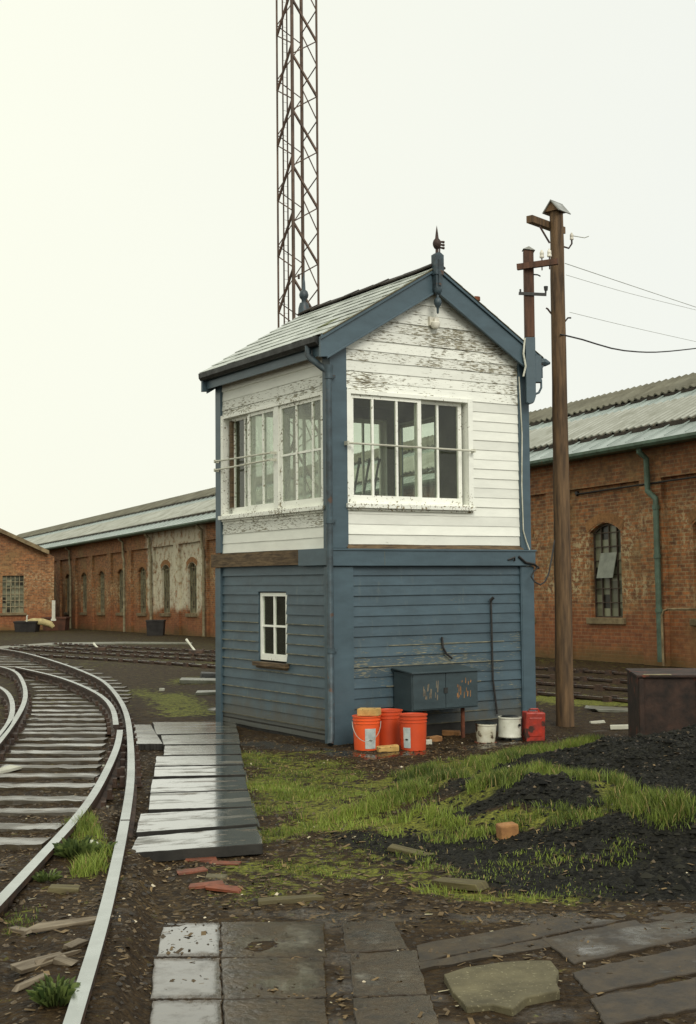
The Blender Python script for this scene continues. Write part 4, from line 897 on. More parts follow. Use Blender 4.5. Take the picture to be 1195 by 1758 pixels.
# finials
m = MB(); c = (1.325, -.175, 0)
m.box(c[0]-.058, c[0]+.058, -.225, -.14, 5.26, 5.49); m.box(c[0]-.045, c[0]+.045, -.215, -.14, 5.10, 5.26); m.prism([(c[0]-.058, 5.49), (c[0]+.058, 5.49), (c[0]+.02, 5.515), (c[0]-.02, 5.515)], 'y', -.22, -.145)
m.box(c[0]-.016, c[0]+.016, -.23, -.20, 5.13, 5.44)
m.lathe([(.0, 4.81), (.012, 4.82), (.016, 4.88), (.03, 4.90), (.044, 4.93), (.046, 4.955), (.036, 4.985), (.018, 5.0), (.016, 5.03), (.034, 5.045), (.05, 5.07), (.052, 5.10)], c, 14)
m.build('finial', 'iron_blue', SB_, smooth=True)
m = MB(); m.lathe([(.02, 5.51), (.018, 5.56), (.034, 5.575), (.048, 5.605), (.050, 5.63), (.042, 5.66), (.022, 5.685), (.015, 5.74), (.009, 5.79), (0, 5.84)], c, 14)
m.tube([(c[0]+.035, c[1], 5.51), (c[0]+.04, c[1], 5.6)], .008, 6)
for z in (5.585, 5.62, 5.655): m.tube([(c[0]+.03, c[1], z), (c[0]+.10, c[1], z)], [.008, .016], 6)
m.build('finial_spike', 'rust_iron', SB_, smooth=True)
m = MB(); c = (RU, 2.93, 0); m.lathe([(.08, 5.36), (.075, 5.45), (.055, 5.52), (.03, 5.53), (.03, 5.56), (.055, 5.59), (.065, 5.63), (.05, 5.68), (.025, 5.70), (.02, 5.8), (0, 5.95)], c, 12); m.build('rear_finial', 'iron_blue', SB_, smooth=True)
m = MB(); m.lathe([(.055, 4.5), (.055, 5.23), (.066, 5.235), (.066, 5.28), (.045, 5.28)], (2.47, .62, 0), 12); m.build('flue_pipe', 'rust', SB_, smooth=True)
m = MB(); m.box(1.295, 1.425, -.06, -.02, 4.70, 4.80); m.lathe([(.0, 4.66), (.035, 4.665), (.055, 4.69), (.058, 4.73), (.05, 4.74)], (1.36, -.075, 0), 14); m.tube([(1.36, -.075, 4.735), (1.36, -.075, 4.77), (1.36, -.03, 4.78)], .02, 8); m.build('bulkhead_lamp', 'porcelain', SB_, smooth=True)
m = MB(); m.tube([(2.60, -.055, 4.20), (2.625, -.065, 3.5), (2.612, -.06, 2.9), (2.625, -.06, 2.35), (2.66, -.07, 2.22), (2.69, -.09, 2.12)], .008, 6); m.build('wall_cable', 'whitecable', SB_)
m = MB(); m.tube([(2.13, -.05, 1.52), (2.135, -.05, 1.1), (2.14, -.052, .6), (2.19, -.06, .2)], .012, 6); m.tube([(2.12, -.045, 1.52), (2.15, -.075, 1.56)], .02, 6)
m.tube([(1.42, -.045, 1.12), (1.43, -.05, 1.0), (1.47, -.055, .93), (1.55, -.06, .87)], .013, 6); m.tube([(2.36, -.09, 2.0), (2.44, -.12, 2.03), (2.45, -.1, 1.99)], .012, 6)
m.tube([(2.52, -.095, 2.04), (2.62, -.1, 1.97), (2.75, -.1, 1.95), (2.83, -.09, 1.90)], .014, 6); m.build('wall_conduit', 'cable', SB_)

def bp_(u, v, z): # box-local to world
    return np.array([N0[0]+u*math.cos(BA)-v*math.sin(BA), N0[1]+u*math.sin(BA)+v*math.cos(BA), z])
# levers standing in the room
lf = thing('lever_frame', 'row of dark signal levers seen through the front window of the upper room', 'lever frame', tuple(bp_(.75, .9, 2.06)), (0, 0, BA))
m = MB(); m.box(-.2, .5, -.15, .15, 0, .5); m.box(-.22, .55, -.17, .17, .5, .53); m.build('frame', 'dark_iron', lf)
for k in range(4):
    m = MB(); x = -.1+.14*k; m.tube([(x, 0, .5), (x+.10, -.02, 1.0+.02*k), (x+.13, -.02, 1.17)], [.016, .013, .017], 6); m.build('lever', 'dark_iron', lf)
# equipment cabinet on rusty legs
cb = thing('equipment_cabinet', 'weathered blue cabinet with scraped doors standing on rusty legs against the lower wall', 'cabinet', tuple(bp_(.75, -.05, 0)), (0, 0, BA))
m = MB(); m.peel = .4; m.box(0, .90, -.35, 0, .34, .755); m.build('body', 'cabinet', cb, bevel=.004)
for s, e, pl_ in ((.012, .445, .95), (.452, .888, 1.15)):
    m = MB(); m.peel = .25; m.box(s, e, -.362, -.351, .355, .74, peel=.2); d = m.build('door', 'cabinet', cb, bevel=.003)
    m = MB(); r2 = random.Random(int(s*100)+3)
    for _ in range(16):
        x = (s+e)/2+r2.uniform(-.11, .11)+.02; z = r2.uniform(.46, .66); l = r2.uniform(.012, .05); w = r2.uniform(.004, .011)
        m.add([(x-w, -.3635, z-l), (x+w*.6, -.3635, z-l*.8), (x+w, -.3635, z+l*.7), (x-w*.5, -.3635, z+l)], [(0, 1, 2, 3)])
    m.build('paint_scrape', 'splinter' if s < .1 else 'brown_brick', d)
m = MB(); m.peel = .3; m.prism([(.02, .80), (-.385, .762), (-.385, .745), (.02, .783)], 'x', -.02, .92); m.build('lid', 'cabinet', cb, bevel=.003)
for x in (.235, .76):
    m = MB(); m.tube([(x, -.25, -.08), (x, -.25, .34)], .024, 10); m.build('leg', 'rust', cb, smooth=True)
m = MB(); m.box(.42, .47, -.372, -.3635, .52, .58); m.build('latch', 'dark_iron', cb)

# pails, pots and drum
def pail(wx, wy, lab, mat, h=.37, r0_=.131, r1_=.143, labang=None, lw=.6, handle=True, z=None, tilt=0.):
    z0 = float(hgt(wx, wy)) if z is None else z
    t = thing('pail', lab, 'pail', (wx, wy, z0-.012), (tilt, 0, 0), 'orange plastic pails against the signal box')
    m = MB(); f = lambda q: r0_+(r1_-r0_)*q
    m.lathe([(r0_-.006, 0), (r0_, .006), (f(.78), h*.78), (f(.78)+.006, h*.785), (f(.80)+.006, h*.80), (f(.81), h*.81), (f(.87), h*.87), (f(.87)+.007, h*.875), (f(.89)+.007, h*.89), (f(.9), h*.90), (f(.97), h*.97), (f(1)+.009, h*.972), (f(1)+.009, h), (f(1)-.006, h), (f(.98)-.008, h*.985), (0, h*.98)], (0, 0, 0), 30)
    m.build('body', mat, t, smooth=True)
    if handle:
        m = MB(); R_ = r1_+.006; pts = [(-R_*math.cos(a), -.03-.02*math.sin(a)-R_*.25*math.sin(a), h*.84-.19*math.sin(a)) for a in np.linspace(0, PI, 13)]; pts = [(p[0]*1.01, p[1]-math.sqrt(max(0, R_**2-p[0]**2))*.86, p[2]) for p in pts]
        m.tube(pts, .0035, 5); m.build('handle', 'wire', t)
    if labang is not None:
        m = MB(); V = []; nseg = 10
        for j in range(nseg+1):
            a = labang-lw/2+lw*j/nseg
            for q in (.10, .66): rr = f(q)+.0035; V.append((rr*math.sin(a), -rr*math.cos(a), h*q))
        m.add(V, [(2*j, 2*j+2, 2*j+3, 2*j+1) for j in range(nseg)]); lb = m.build('paper_label', 'label', t)
        m = MB(); V = []
        for j in range(7):
            a = labang-.14+.28*j/6; rr = f(.35)+.006; hh = .008*math.sin(PI*j/6)+.001
            V += [(rr*math.sin(a), -rr*math.cos(a), h*.33-hh), (rr*math.sin(a), -rr*math.cos(a), h*.33+hh)]
        m.add(V, [(2*j, 2*j+2, 2*j+3, 2*j+1) for j in range(6)]); m.build('label_mark', 'black', lb)
    return t
pail(.175, 13.90, 'orange pail carrying a buff brick on top, with a torn white label facing front', 'orange', labang=.30, lw=.85)
pail(.415, 14.12, 'plain orange pail without a label, middle of the three and set slightly back', 'orange2', handle=False, h=.39, labang=None)
pail(.66, 13.78, 'orange pail nearest the cabinet leg, its pale label turned to the left side', 'orange2', labang=-.55, lw=.6, handle=False, h=.375)
m = MB(); m.box(-.115, .115, -.06, .06, 0, .075); zt = float(hgt(.175, 13.90))-.012+.372
tag(m.build('brick', 'yellow_brick', loc=(.205, 13.88, zt), rot=(.03, -.02, -.35), bevel=.006), 'buff brick lying on the rim of the leftmost orange pail', 'brick')
lump('brick', 666, 1289, .22, .10, .06, .1, 'yellow_brick', 'buff brick on the ground in front of the plain orange pail', 'brick')
lump('brick', 745, 1272, .16, .09, .06, .5, 'brown_brick', 'tan broken brick under the cabinet next to its left leg', 'brick')
lump('brick', 775, 1262, .2, .1, .06, -.3, 'brown_brick', 'tan broken brick beneath the middle of the cabinet', 'brick')
lump('stone', 736, 1277, .07, .05, .05, .2, 'white_board', 'small pale stone in front of the left cabinet leg', 'stone')
t = thing('paint_pot', 'chipped white enamel pot with a rusty base ring, left of the white tin', 'pot', (1.47, 14.32, float(hgt(1.47, 14.32))-.01), (.02, .03, 0))
m = MB(); m.lathe([(.10, 0), (.103, .03), (.105, .04), (.112, .20), (.118, .205), (.118, .222), (.106, .222), (.10, .17), (0, .165)], (0, 0, 0), 26); m.build('body', 'tinwhite2', t, smooth=True)
m = MB(); m.lathe([(.104, -.01), (.125, -.005), (.125, .02), (.106, .024)], (0, 0, 0), 22); m.build('base_ring', 'rust', t); m = MB(); m.lathe([(.104, .2), (.12, .224), (.06, .235), (0, .225)], (0, 0, 0), 18); m.build('residue', 'black', t)
t = thing('paint_tin', 'chipped white tin drum with a blackened top, between the pot and the red can', 'tin', (1.765, 14.60, float(hgt(1.765, 14.60))+.03), (0, .02, .3))
m = MB(); m.lathe([(.125, 0), (.128, .01), (.124, .016), (.124, .2), (.130, .206), (.130, .222), (.118, .222), (.118, .20), (0, .2)], (0, 0, 0), 28); m.build('body', 'tinwhite', t, smooth=True)
m = MB(); m.lathe([(.118, .212), (.08, .235), (0, .228)], (0, 0, 0), 16); m.tube([(.06, -.128, .14), (.06, -.134, .14)], .016, 8); m.build('residue', 'black', t)
t = thing('red_can', 'chipped red jerrycan standing at the right corner of the signal box', 'can', (2.03, 14.60, float(hgt(2.03, 14.60))-.01), (.03, .02, .15))
m = MB(); m.box(-.115, .105, -.09, .09, 0, .32); m.box(-.085, .075, -.094, .09, .05, .27); m.build('body', 'red', t, bevel=.014)
m = MB(); m.tube([(-.07, 0, .32), (-.05, 0, .35), (.04, 0, .35), (.06, 0, .32)], .01, 6); m.build('handle', 'red', t)
m = MB(); m.tube([(.085, 0, .315), (.085, 0, .345)], .022, 10); m.build('cap', 'rust_iron', t)

# ------------------------------------------------------------------ poles
PX, PY = 2.60, 15.94
tp = thing('telegraph_pole', 'tall brown timber telegraph pole with a pitched cap, standing right of the signal box', 'pole', (PX, PY, 0))
m = MB(); n = 16; m.tube([(random.uniform(-.004, .004), random.uniform(-.004, .004), z) for z in np.linspace(-.1, 6.30, n)], [(.113-.030*i/(n-1))*random.uniform(.985, 1.015) for i in range(n)], 20); m.build('shaft', 'pole', tp, smooth=True)
A_ = np.array([.66, .75, 0]); B_ = np.array([-.75, .66, 0])
m = MB()
for s in (-1, 1):
    m.add([tuple(np.array([0, 0, 6.42])-A_*.13), tuple(np.array([0, 0, 6.42])+A_*.14), tuple(B_*.125*s+np.array([0, 0, 6.27])+A_*.14), tuple(B_*.125*s+np.array([0, 0, 6.27])-A_*.13)], [(0, 1, 2, 3)])
o = m.build('cap', 'zinc', tp); sd = o.modifiers.new('thick', 'SOLIDIFY'); sd.thickness = .012
m = MB(); m.add([tuple(B_*.10+A_*s+np.array([0,0,6.285])) for s in (-.11, .11)]+[tuple(-B_*.10+A_*s+np.array([0,0,6.285])) for s in (-.11, .11)]+[tuple(A_*s+np.array([0,0,6.40])) for s in (-.11, .11)], [(0, 2, 4), (1, 5, 3), (0, 4, 5, 1), (2, 3, 5, 4), (0, 1, 3, 2)]); m.build('cap_block', 'pole', tp)
m = MB(); m.bar(-A_*.45+np.array([0, 0, 6.13])+B_*.1, A_*.3+np.array([0, 0, 6.13])+B_*.1, .085, .085); m.build('crossarm', 'pole', tp)
m = MB(); m.tube([-A_*.26+B_*.08+np.array([0, 0, 6.08]), -A_*.13+B_*.02+np.array([0, 0, 5.88])], .012, 6); m.build('arm_brace', 'rust_iron', tp); m = MB(); m.tube([(.07, 0, 5.86), (.15, .02, 5.84), (.19, .03, 5.90), (.19, .03, 5.96)], .011, 6)
m.build('insulator_hook', 'rust_iron', tp); m = MB(); m.tube([(-.08, 0, 5.02), (-.13, -.02, 5.08), (-.15, -.02, 5.09)], .011, 6); m.build('side_hook', 'rust_iron', tp); m = MB(); m.tube([(.08, 0, 4.92), (.12, 0, 4.97), (.16, 0, 4.97)], .011, 6); m.build('side_hook', 'rust_iron', tp)
def insulator(loc, par, s=1.):
    m = MB(); m.lathe([(.0, -.005), (.026*s, 0), (.028*s, .02*s), (.022*s, .035*s), (.026*s, .045*s), (.024*s, .07*s), (.012*s, .085*s), (.010*s, .095*s), (0, .1*s)], (0, 0, 0), 12); return m.build('insulator', 'porcelain', par, smooth=True, loc=loc)
insulator((.19, .03, 5.95), tp, .9); m = MB(); m.tube([(.19, .03, 6.0), (.36, .1, 5.99), (.42, .14, 6.02)], .006, 5); m.build('wire_stub', 'wire', tp)

sp_ = bp_(2.69, -.155, 0)
st = thing('telegraph_pole', 'short telegraph pole fixed to the right corner of the signal box, its foot painted blue', 'pole', (sp_[0], sp_[1], 3.86))
m = MB(); m.box(-.058, .058, -.055, .055, .80, 1.86); m.build('shaft', 'pole_rust', st, bevel=.01)
m = MB(); m.peel = .2; m.prism([(-.055, .02), (-.02, -.0), (.035, .02), (.058, .09), (.06, .801), (-.058, .801)], 'y', -.056, .056); m.box(.03, .13, -.05, .05, .26, .58); m.prism([(.0605, .44), (.17, .56), (.17, .46), (.12, .40)], 'y', -.03, .03)
m.tube([(.13, 0, .30), (.13, 0, .2), (.10, 0, .14), (.05, 0, .12)], .014, 8); m.build('painted_foot', 'bluetrim', st, bevel=.004)
m = MB(); m.tube([(.10, 0, .50), (.17, -.01, .50), (.18, -.01, .50), (.24, -.02, .49)], [.04, .045, .05, .012], 8); m.build('horn', 'iron_blue', st)
m = MB(); m.add([(-.07, -.07, 1.87), (.075, -.075, 1.85), (.075, .07, 1.85), (-.07, .07, 1.87), (0, -.072, 1.90), (0, .072, 1.90)], [(0, 4, 5, 3), (4, 1, 2, 5), (0, 1, 4), (2, 3, 5), (0, 3, 2, 1)]); m.build('cap', 'zinc', st)
ad = np.array([.95, -.3, .06]); ad = ad/np.linalg.norm(ad)
m = MB(); m.bar(np.array([0, -.09, 1.66])-ad*.15, np.array([0, -.09, 1.66])+ad*.34, .055, .07); m.build('crossarm', 'pole_rust', st)
for q in (.15, .24):
    p = np.array([0, -.09, 1.70])+ad*q; m = MB(); m.tube([p-np.array([0, 0, .12]), p+np.array([0, 0, .06])], .008, 6); m.build('insulator_pin', 'rust_iron', st); insulator(tuple(p+np.array([0, 0, .03])), st, 1.0)
m = MB(); m.bar((-.13, -.06, 1.33), (.2, -.07, 1.31), .02, .035); m.tube([(.19, -.07, 1.31), (.195, -.07, 1.40)], .012, 6); m.tube([(.195, -.07, 1.36), (.195, -.07, 1.41)], [.022, .026], 8); m.tube([(-.11, -.06, 1.33), (-.11, -.06, 1.38)], .012, 6); m.tube([(.05, -.05, 1.56), (.1, -.07, 1.55), (.13, -.08, 1.53)], .009, 6); m.build('side_bracket', 'dark_iron', st)
m = MB(); m.tube([(-.065, -.05, .79), (-.085, -.06, .6), (-.06, -.06, .45), (-.09, -.05, .33)], .012, 6); m.build('white_cable', 'whitecable', st)

def wire(name, pts, r, mat, lab, cat='wire', group=None):
    m = MB(); P = smooth_path([np.array(p) for p in pts], .4); m.tube(list(P), r, 6); return tag(m.build(name, mat), lab, cat, group)
gp = 'thin overhead wires leaving the tall pole'
wire('overhead_wire', [at_depth(970, 452, 15.9), at_depth(1080, 489, 18), at_depth(1260, 549, 22)], .0045, 'wire', 'uppermost and most distinct thin wire running right from the tall pole', group=gp)
wire('overhead_wire', [at_depth(972, 472, 15.9), at_depth(1090, 506, 18.2), at_depth(1260, 548, 22.5)], .003, 'wire', 'faint thin wire just under the uppermost one', group=gp)
wire('overhead_wire', [at_depth(978, 536, 15.9), at_depth(1090, 563, 18), at_depth(1260, 601, 22)], .003, 'wire', 'faint thin wire lowest of the three, leaving the small side bracket', group=gp)
wire('overhead_cable', [at_depth(962, 574, 15.82), at_depth(1000, 583, 16.2), at_depth(1050, 598, 17), at_depth(1095, 604, 17.8), at_depth(1150, 603, 18.8), at_depth(1260, 590, 21)], .010, 'cable', 'thick black cable sagging right from the tall pole', 'cable')
wire('slack_cable', [bp_(2.82, -.09, 1.92), at_depth(912, 990, 15.55), at_depth(928, 1004, 15.6), at_depth(942, 985, 15.7), at_depth(952, 928, 15.84)], .010, 'cable', 'slack cable looping from the box corner to the tall pole', 'cable')

# ------------------------------------------------------------------ lattice mast
mt = thing('lattice_mast', 'tall brown lattice mast rising behind the signal box roof', 'mast', (at_depth(515, 1000, 36)[0], 36, -.15))
o0 = np.array([at_depth(515, 1000, 36)[0], 36, 0])
def xw(px, Y): return (px-CX)/F*Y
q = {'left': np.array([xw(480, 36.3), 36.3]), 'near': np.array([xw(506.5, 35.75), 35.75]), 'right': np.array([xw(549.5, 36.0), 36.0]), 'far': np.array([xw(523, 36.55), 36.55])}
for k in q: q[k] = q[k]-o0[:2]
TOP = 25.
for k, r in (('left', .028), ('near', .048), ('right', .032), ('far', .048)): m = MB(); m.tube([(*q[k], 0), (*q[k], TOP)], r, 8); m.build('leg', 'mast', mt)
def zig(a, b, zoff, rb, rt, pitch_=1.58):
    m = MB(); z = zoff-2; 
    while z < TOP-1:
        m.tube([(*a, z), (*b, z+pitch_*.72)], rb, 5); m.tube([(*b, z+pitch_*.72), (*a, z+pitch_)], rt, 5) if rt else None; z += pitch_
    m.v = [(x, y, max(0, min(TOP, z_))) for x, y, z_ in m.v]; return m
for a, b, zo, rb, rt in (('left', 'near', .4, .04, .018), ('right', 'near', .1, .04, .018), ('right', 'far', 1.0, .018, .018), ('left', 'far', .7, .016, .016)):
    zig(q[a], q[b], zo, rb, rt).build('bracing', 'mast', mt)
lx0, lx1 = xw(490, 36.2)-o0[0], xw(497.5, 36.3)-o0[0]; m = MB(); m.tube([(lx0, .2, 0), (lx0, .2, TOP)], .024, 6); m.tube([(lx1, .3, 0), (lx1, .3, TOP)], .024, 6)
for z in np.arange(.3, TOP, .24): m.tube([(lx0, .2, z), (lx1, .3, z)], .005, 4)
m.build('ladder', 'mast', mt)
m = MB(); m.box(.0, .06, -.2, -.1, 10.3, 10.42); m.build('bracket', 'rust_iron', mt)

# ------------------------------------------------------------------ long brick shed
P1s = np.array([(1040-CX)/F*28.5, 28.5, 0]); rzS = math.atan2(-.899, .438)
SH = thing('brick_shed', 'long red brick railway shed with arched windows and a corrugated roof behind the signal box', 'shed', tuple(P1s), (0, math.radians(-.80), rzS))
X0, X1 = -78., 9.2; EA = 4.58
bays = [-3.4*k for k in range(-2, 23)]
m = MB(); ARC = [(-.55+1.1*i/10) for i in range(11)]
def archz(x): return 2.80+.20*(1-(x/.55)**2)
for c in bays:
    if c < X0+1: continue
    for s, e in ((c-1.35, c-.55), (c+.55, c+1.35)): m.quad((s, 0, -1.5), (e, 0, -1.5), (e, 0, 3.80), (s, 0, 3.80))
    m.quad((c-.55, 0, -1.5), (c+.55, 0, -1.5), (c+.55, 0, .94), (c-.55, 0, .94))
    for a, b in zip(ARC[:-1], ARC[1:]):
        m.quad((c+a, 0, archz(a)), (c+b, 0, archz(b)), (c+b, 0, 3.8), (c+a, 0, 3.8)); m.quad((c+a, 0, archz(a)), (c+b, 0, archz(b)), (c+b, .16, archz(b)), (c+a, .16, archz(a)))
    for x in (-.55, .55): m.quad((c+x, 0, .94), (c+x, .16, .94), (c+x, .16, archz(x)), (c+x, 0, archz(x)))
    m.quad((c-.55, 0, .94), (c+.55, 0, .94), (c+.55, .16, .94), (c-.55, .16, .94))
    m.box(c+1.35, c+2.05, -.11, .05, -1.5, 3.80)
    m.box(c-1.35, c+1.35, -.03, .0, .30+.0, .36) if False else None
m.box(X0, X1, -.115, .25, 3.801, EA+.10); m.box(X0, X1, 8.2, 8.5, -1.5, EA); 
for x in (X0, X1-.3): m.prism([(.26, -1.5), (8.19, -1.5), (8.19, 4.5), (4.2, 6.6), (.26, 4.5)], 'x', x, x+.3)
wall = m.build('wall', 'brick', SH)
def shed_window(far):
    w = MB(); t = .02 if not far else .028
    for x in np.linspace(-.55, .55, 5): w.box(x-t/2 if abs(x) < .5 else x-.03*(x > 0), x+t/2 if abs(x) < .5 else x+.03*(x < 0), .10, .135, .95, archz(min(.53, abs(x)))-.012)
    for z in np.arange(.96, 2.8, .305): w.box(-.535, .535, .104, .13, z-t/2, z+t/2)
    for a, b in zip(ARC[:-1], ARC[1:]): w.add([(a, .10, archz(a)-.05), (b, .10, archz(b)-.05), (b, .10, archz(b)), (a, .10, archz(a)), (a, .135, archz(a)-.05), (b, .135, archz(b)-.05), (b, .135, archz(b)), (a, .135, archz(a))], [(0,1,2,3),(7,6,5,4),(0,4,5,1),(2,6,7,3)])
    f = w.build('window', 'sash_iron' if not far else 'sash_pale', SH); g = MB(); g.box(-.545, .545, .14, .145, .945, 2.79)
    g.add([(a, .1402, 2.79) for a in ARC]+[(a, .1402, archz(a)+.0) for a in ARC], [(i, i+1, 11+i+1, 11+i) for i in range(10)]); g.build('glass', 'shedglass', f)
    q_ = MB(); zz = lambda x: 2.81+.21*(1-(x/.62)**2); V = []
    for i in range(12):
        a = -.62+1.24*i/11; V += [(a, -.012, zz(a)), (a*1.12, -.012, zz(a)+.2), (a, .0, zz(a)), (a*1.12, 0, zz(a)+.2)]
    q_.add(V, [(4*i, 4*i+4, 4*i+5, 4*i+1) for i in range(11)]+[(4*i, 4*i+2, 4*i+6, 4*i+4) for i in range(11)]+[(4*i+1, 4*i+5, 4*i+7, 4*i+3) for i in range(11)]); q_.build('brick_arch', 'brown_brick', f)
    s = MB(); s.box(-.66, .66, -.075, .12, .80, .935); s.build('sill', 'stone', f, bevel=.01); return f
w0 = shed_window(False); w0['label'] = 'arched iron window right of the tall pole, with a hinged pane tilted open'
m = MB(); m.add([(-.3, .10, 2.35), (.27, .10, 2.35), (.27, -.03, 1.80), (-.3, -.03, 1.80), (-.3, .11, 2.35), (.27, .11, 2.35), (.27, -.02, 1.80), (-.3, -.02, 1.80)], [(0,1,2,3),(7,6,5,4),(0,4,5,1),(1,5,6,2),(2,6,7,3),(3,7,4,0)]); m.build('open_casement', 'casement', w0)
w1 = shed_window(False); w1.location = (3.4, 0, 0)
kk = 0
for c in bays:
    if c in (0, 3.4) or c < X0+1 or c > 6: continue
    w = copy_tree(w1, SH) if c > -20 else (copy_tree(wf, SH) if kk else shed_window(True))
    if c <= -20 and not kk: wf = w; kk = 1
    w.location = (c, 0, 0)
# roof
def rp(y, h=0): return (y-h*.44, 4.70+.488*(y+.15)+h*.9)
def strip(m, y0, y1, h, th=.03, xs=None):
    a = rp(y0, h); b = rp(y1, h); m.prism([a, b, (b[0], b[1]-th), (a[0], a[1]-th)], 'x', X0-.3, X1)
def corr(m, y0, y1, h, pit=.25, amp=.036):
    n = int((X1-X0+.3)/pit*6); V = []
    for i in range(n+1):
        x = X0-.3+(X1-X0+.3)*i/n; w = amp*math.sin(2*PI*(x)/pit); yj = 0 
        for y in (y0, y1): p = rp(y, h+w); V.append((x, p[0], p[1]))
    for i in range(n+1): V.append((V[2*i][0], V[2*i][1]+.01, V[2*i][2]-.035))
    b = 2*(n+1); b0 = len(m.v); m.add(V, [(2*i, 2*i+1, 2*i+3, 2*i+2) for i in range(n)]+[(2*i, 2*i+2, b+i+1, b+i) for i in range(n)])
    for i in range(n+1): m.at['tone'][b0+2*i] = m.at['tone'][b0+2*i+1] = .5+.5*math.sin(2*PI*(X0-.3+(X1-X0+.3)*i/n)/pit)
m = MB(); strip(m, -.50, .45, 0); strip(m, 1.5, 2.95, 0); m.build('roof_glazing', 'patent', SH)
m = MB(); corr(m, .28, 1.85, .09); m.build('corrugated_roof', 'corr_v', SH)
m = MB(); corr(m, 2.72, 3.9, .09); m.prism([rp(3.9, .05), (8.6, 4.6), (8.6, 4.55), (rp(3.9, 0)[0], rp(3.9, 0)[1]-.03)], 'x', X0-.3, X1); m.build('corrugated_roof', 'corr_up', SH)
for y in (.26, 2.70):
    m = MB(); V = []; x = X0-.2; n = 0
    while x < X1:
        a = rp(y, .03); t0_, t1_ = random.uniform(.0, .05), random.uniform(-.09, -.04)
        for xx in (x, x+.18+random.uniform(0, .3)): V += [(xx, a[0]-.03, a[1]+t1_), (xx, a[0]-.03, a[1]+t0_), (xx, a[0]+.05, a[1]+t0_+.01), (xx, a[0]+.05, a[1]+t1_)]; x = xx
        n += 2
    m.add(V, [(4*k+q_, 4*k+(q_+1) % 4, 4*k+4+(q_+1) % 4, 4*k+4+q_) for k in range(n-1) for q_ in range(4)]); m.build('sheet_edge', 'edge', SH)
m = MB(); 
x = X0
while x < X1: a = rp(-.42, .03); b = rp(.3, .03); m.bar((x, *a), (x, *b), .02, .02); a = rp(1.7, .03); b = rp(2.8, .03); m.bar((x, *a), (x, *b), .02, .02); x += .62
m.build('glazing_bars', 'patent', SH)
m = MB(); m.prism([(a_, b_-.05) for a_, b_ in [(-.58, 4.58), (-.58, 4.52), (-.53, 4.47), (-.46, 4.47), (-.40, 4.52), (-.40, 4.58), (-.415, 4.58), (-.415, 4.53), (-.465, 4.49), (-.525, 4.49), (-.565, 4.53), (-.565, 4.58)]], 'x', X0, X1); m.box(X0, X1, -.38, -.116, 4.44, 4.50); m.build('gutter', 'green', SH)
for i, xp in enumerate((1.75, -25.4, -32.2, -36.3, -46.4)):
    m = MB(); r = .06; m.tube([(xp, -.4, 4.5), (xp, -.4, 4.35), (xp, -.17-.05, 4.22), (xp, -.21, 3.75), (xp, -.21, 3.55), (xp+.22 if i == 0 else xp+.1, -.19, 3.38), (xp+.22 if i == 0 else xp+.1, -.19, 3.2), (xp+.22 if i == 0 else xp+.1, -.19, .06)], r, 10)
    for z in (3.2, 2.2, 1.1): m.tube([(xp+(.22 if i == 0 else .1), -.19, z-.04), (xp+(.22 if i == 0 else .1), -.19, z+.04)], r*1.3, 10)
    m.tube([(xp, -.4, 4.42), (xp, -.4, 4.52)], [r, r*1.7], 10); m.build('downpipe', 'green' if i < 1 else 'sash_pale', SH, smooth=True)
m = MB(); m.tube([(-.9, -.03, 3.70), (2.3, -.15, 3.71), (8, -.15, 3.73)], .02, 6); m.tube([(-.9, -.03, 3.68), (-.95, -.03, 3.74)], .05, 6); m.build('wall_cable', 'cable', SH)
m = MB(); m.tube([(2.25, -.35, 0), (2.25, -.35, 1.0), (2.32, -.35, 1.10), (2.45, -.35, 1.13), (4.2, -.35, 1.13)], .025, 8); tag(m.build('pipe_rail', 'stone', loc=tuple(P1s), rot=(0, math.radians(-.80), rzS)), 'bent tan pipe rail against the shed wall right of the green downpipe', 'rail')

# gabled building at the far left
GB = thing('gable_building', 'low brick building with a pale verge and a barred window at the far left edge', 'building', (-16.03, 67.62, -.6), (0, 0, math.radians(26))); GB.scale = (1.15, 1, 1)
m = MB(); def_ = None
def gw(x): return (x+16)  
zr = lambda x: 4.05-.52*(x-(-15.7)) if x > -24 else 4.05+.52*8.3-.52*(-24-x)
xs = [-34, -24, -17.62-0, -17.62, -16.55, -15.15]; wx0, wx1, wz0, wz1 = -17.55, -16.6, .95, 2.85
m.add([(-18, 0, -.6), (wx0+16, 0, -.6), (wx0+16, 0, zr(wx0)-.0), (-8, 0, zr(-24)), (-18, 0, zr(-34))], [(0, 1, 2, 3, 4)])
m.add([(wx0+16, 0, -.6), (wx1+16, 0, -.6), (wx1+16, 0, wz0), (wx0+16, 0, wz0)], [(0, 1, 2, 3)]); m.add([(wx0+16, 0, wz1), (wx1+16, 0, wz1), (wx1+16, 0, zr(wx1)), (wx0+16, 0, zr(wx0))], [(0, 1, 2, 3)])
m.add([(wx1+16, 0, -.6), (.75, 0, -.6), (.75, 0, zr(-15.25)), (wx1+16, 0, zr(wx1))], [(0, 1, 2, 3)]); m.quad((.75, 0, -.6), (.75, 9, -.6), (.75, 9, zr(-15.25)), (.75, 0, zr(-15.25)))
m.build('wall', 'brick', GB)
m = MB(); x_ = [(-34+16, zr(-34)), (-8, zr(-24)), (-15.55+16, zr(-15.55))]
m.prism([(x_[0][0], x_[0][1]-.05), (x_[1][0], x_[1][1]-.05), (x_[2][0], x_[2][1]-.05), (x_[2][0], x_[2][1]+.16), (x_[1][0], x_[1][1]+.16), (x_[0][0], x_[0][1]+.16)], 'y', -.35, 9.5); m.build('roof', 'stone', GB)
m = MB()
for x in np.linspace(wx0, wx1, 6): m.box(x+16-.02, x+16+.02, .08, .13, wz0, wz1)
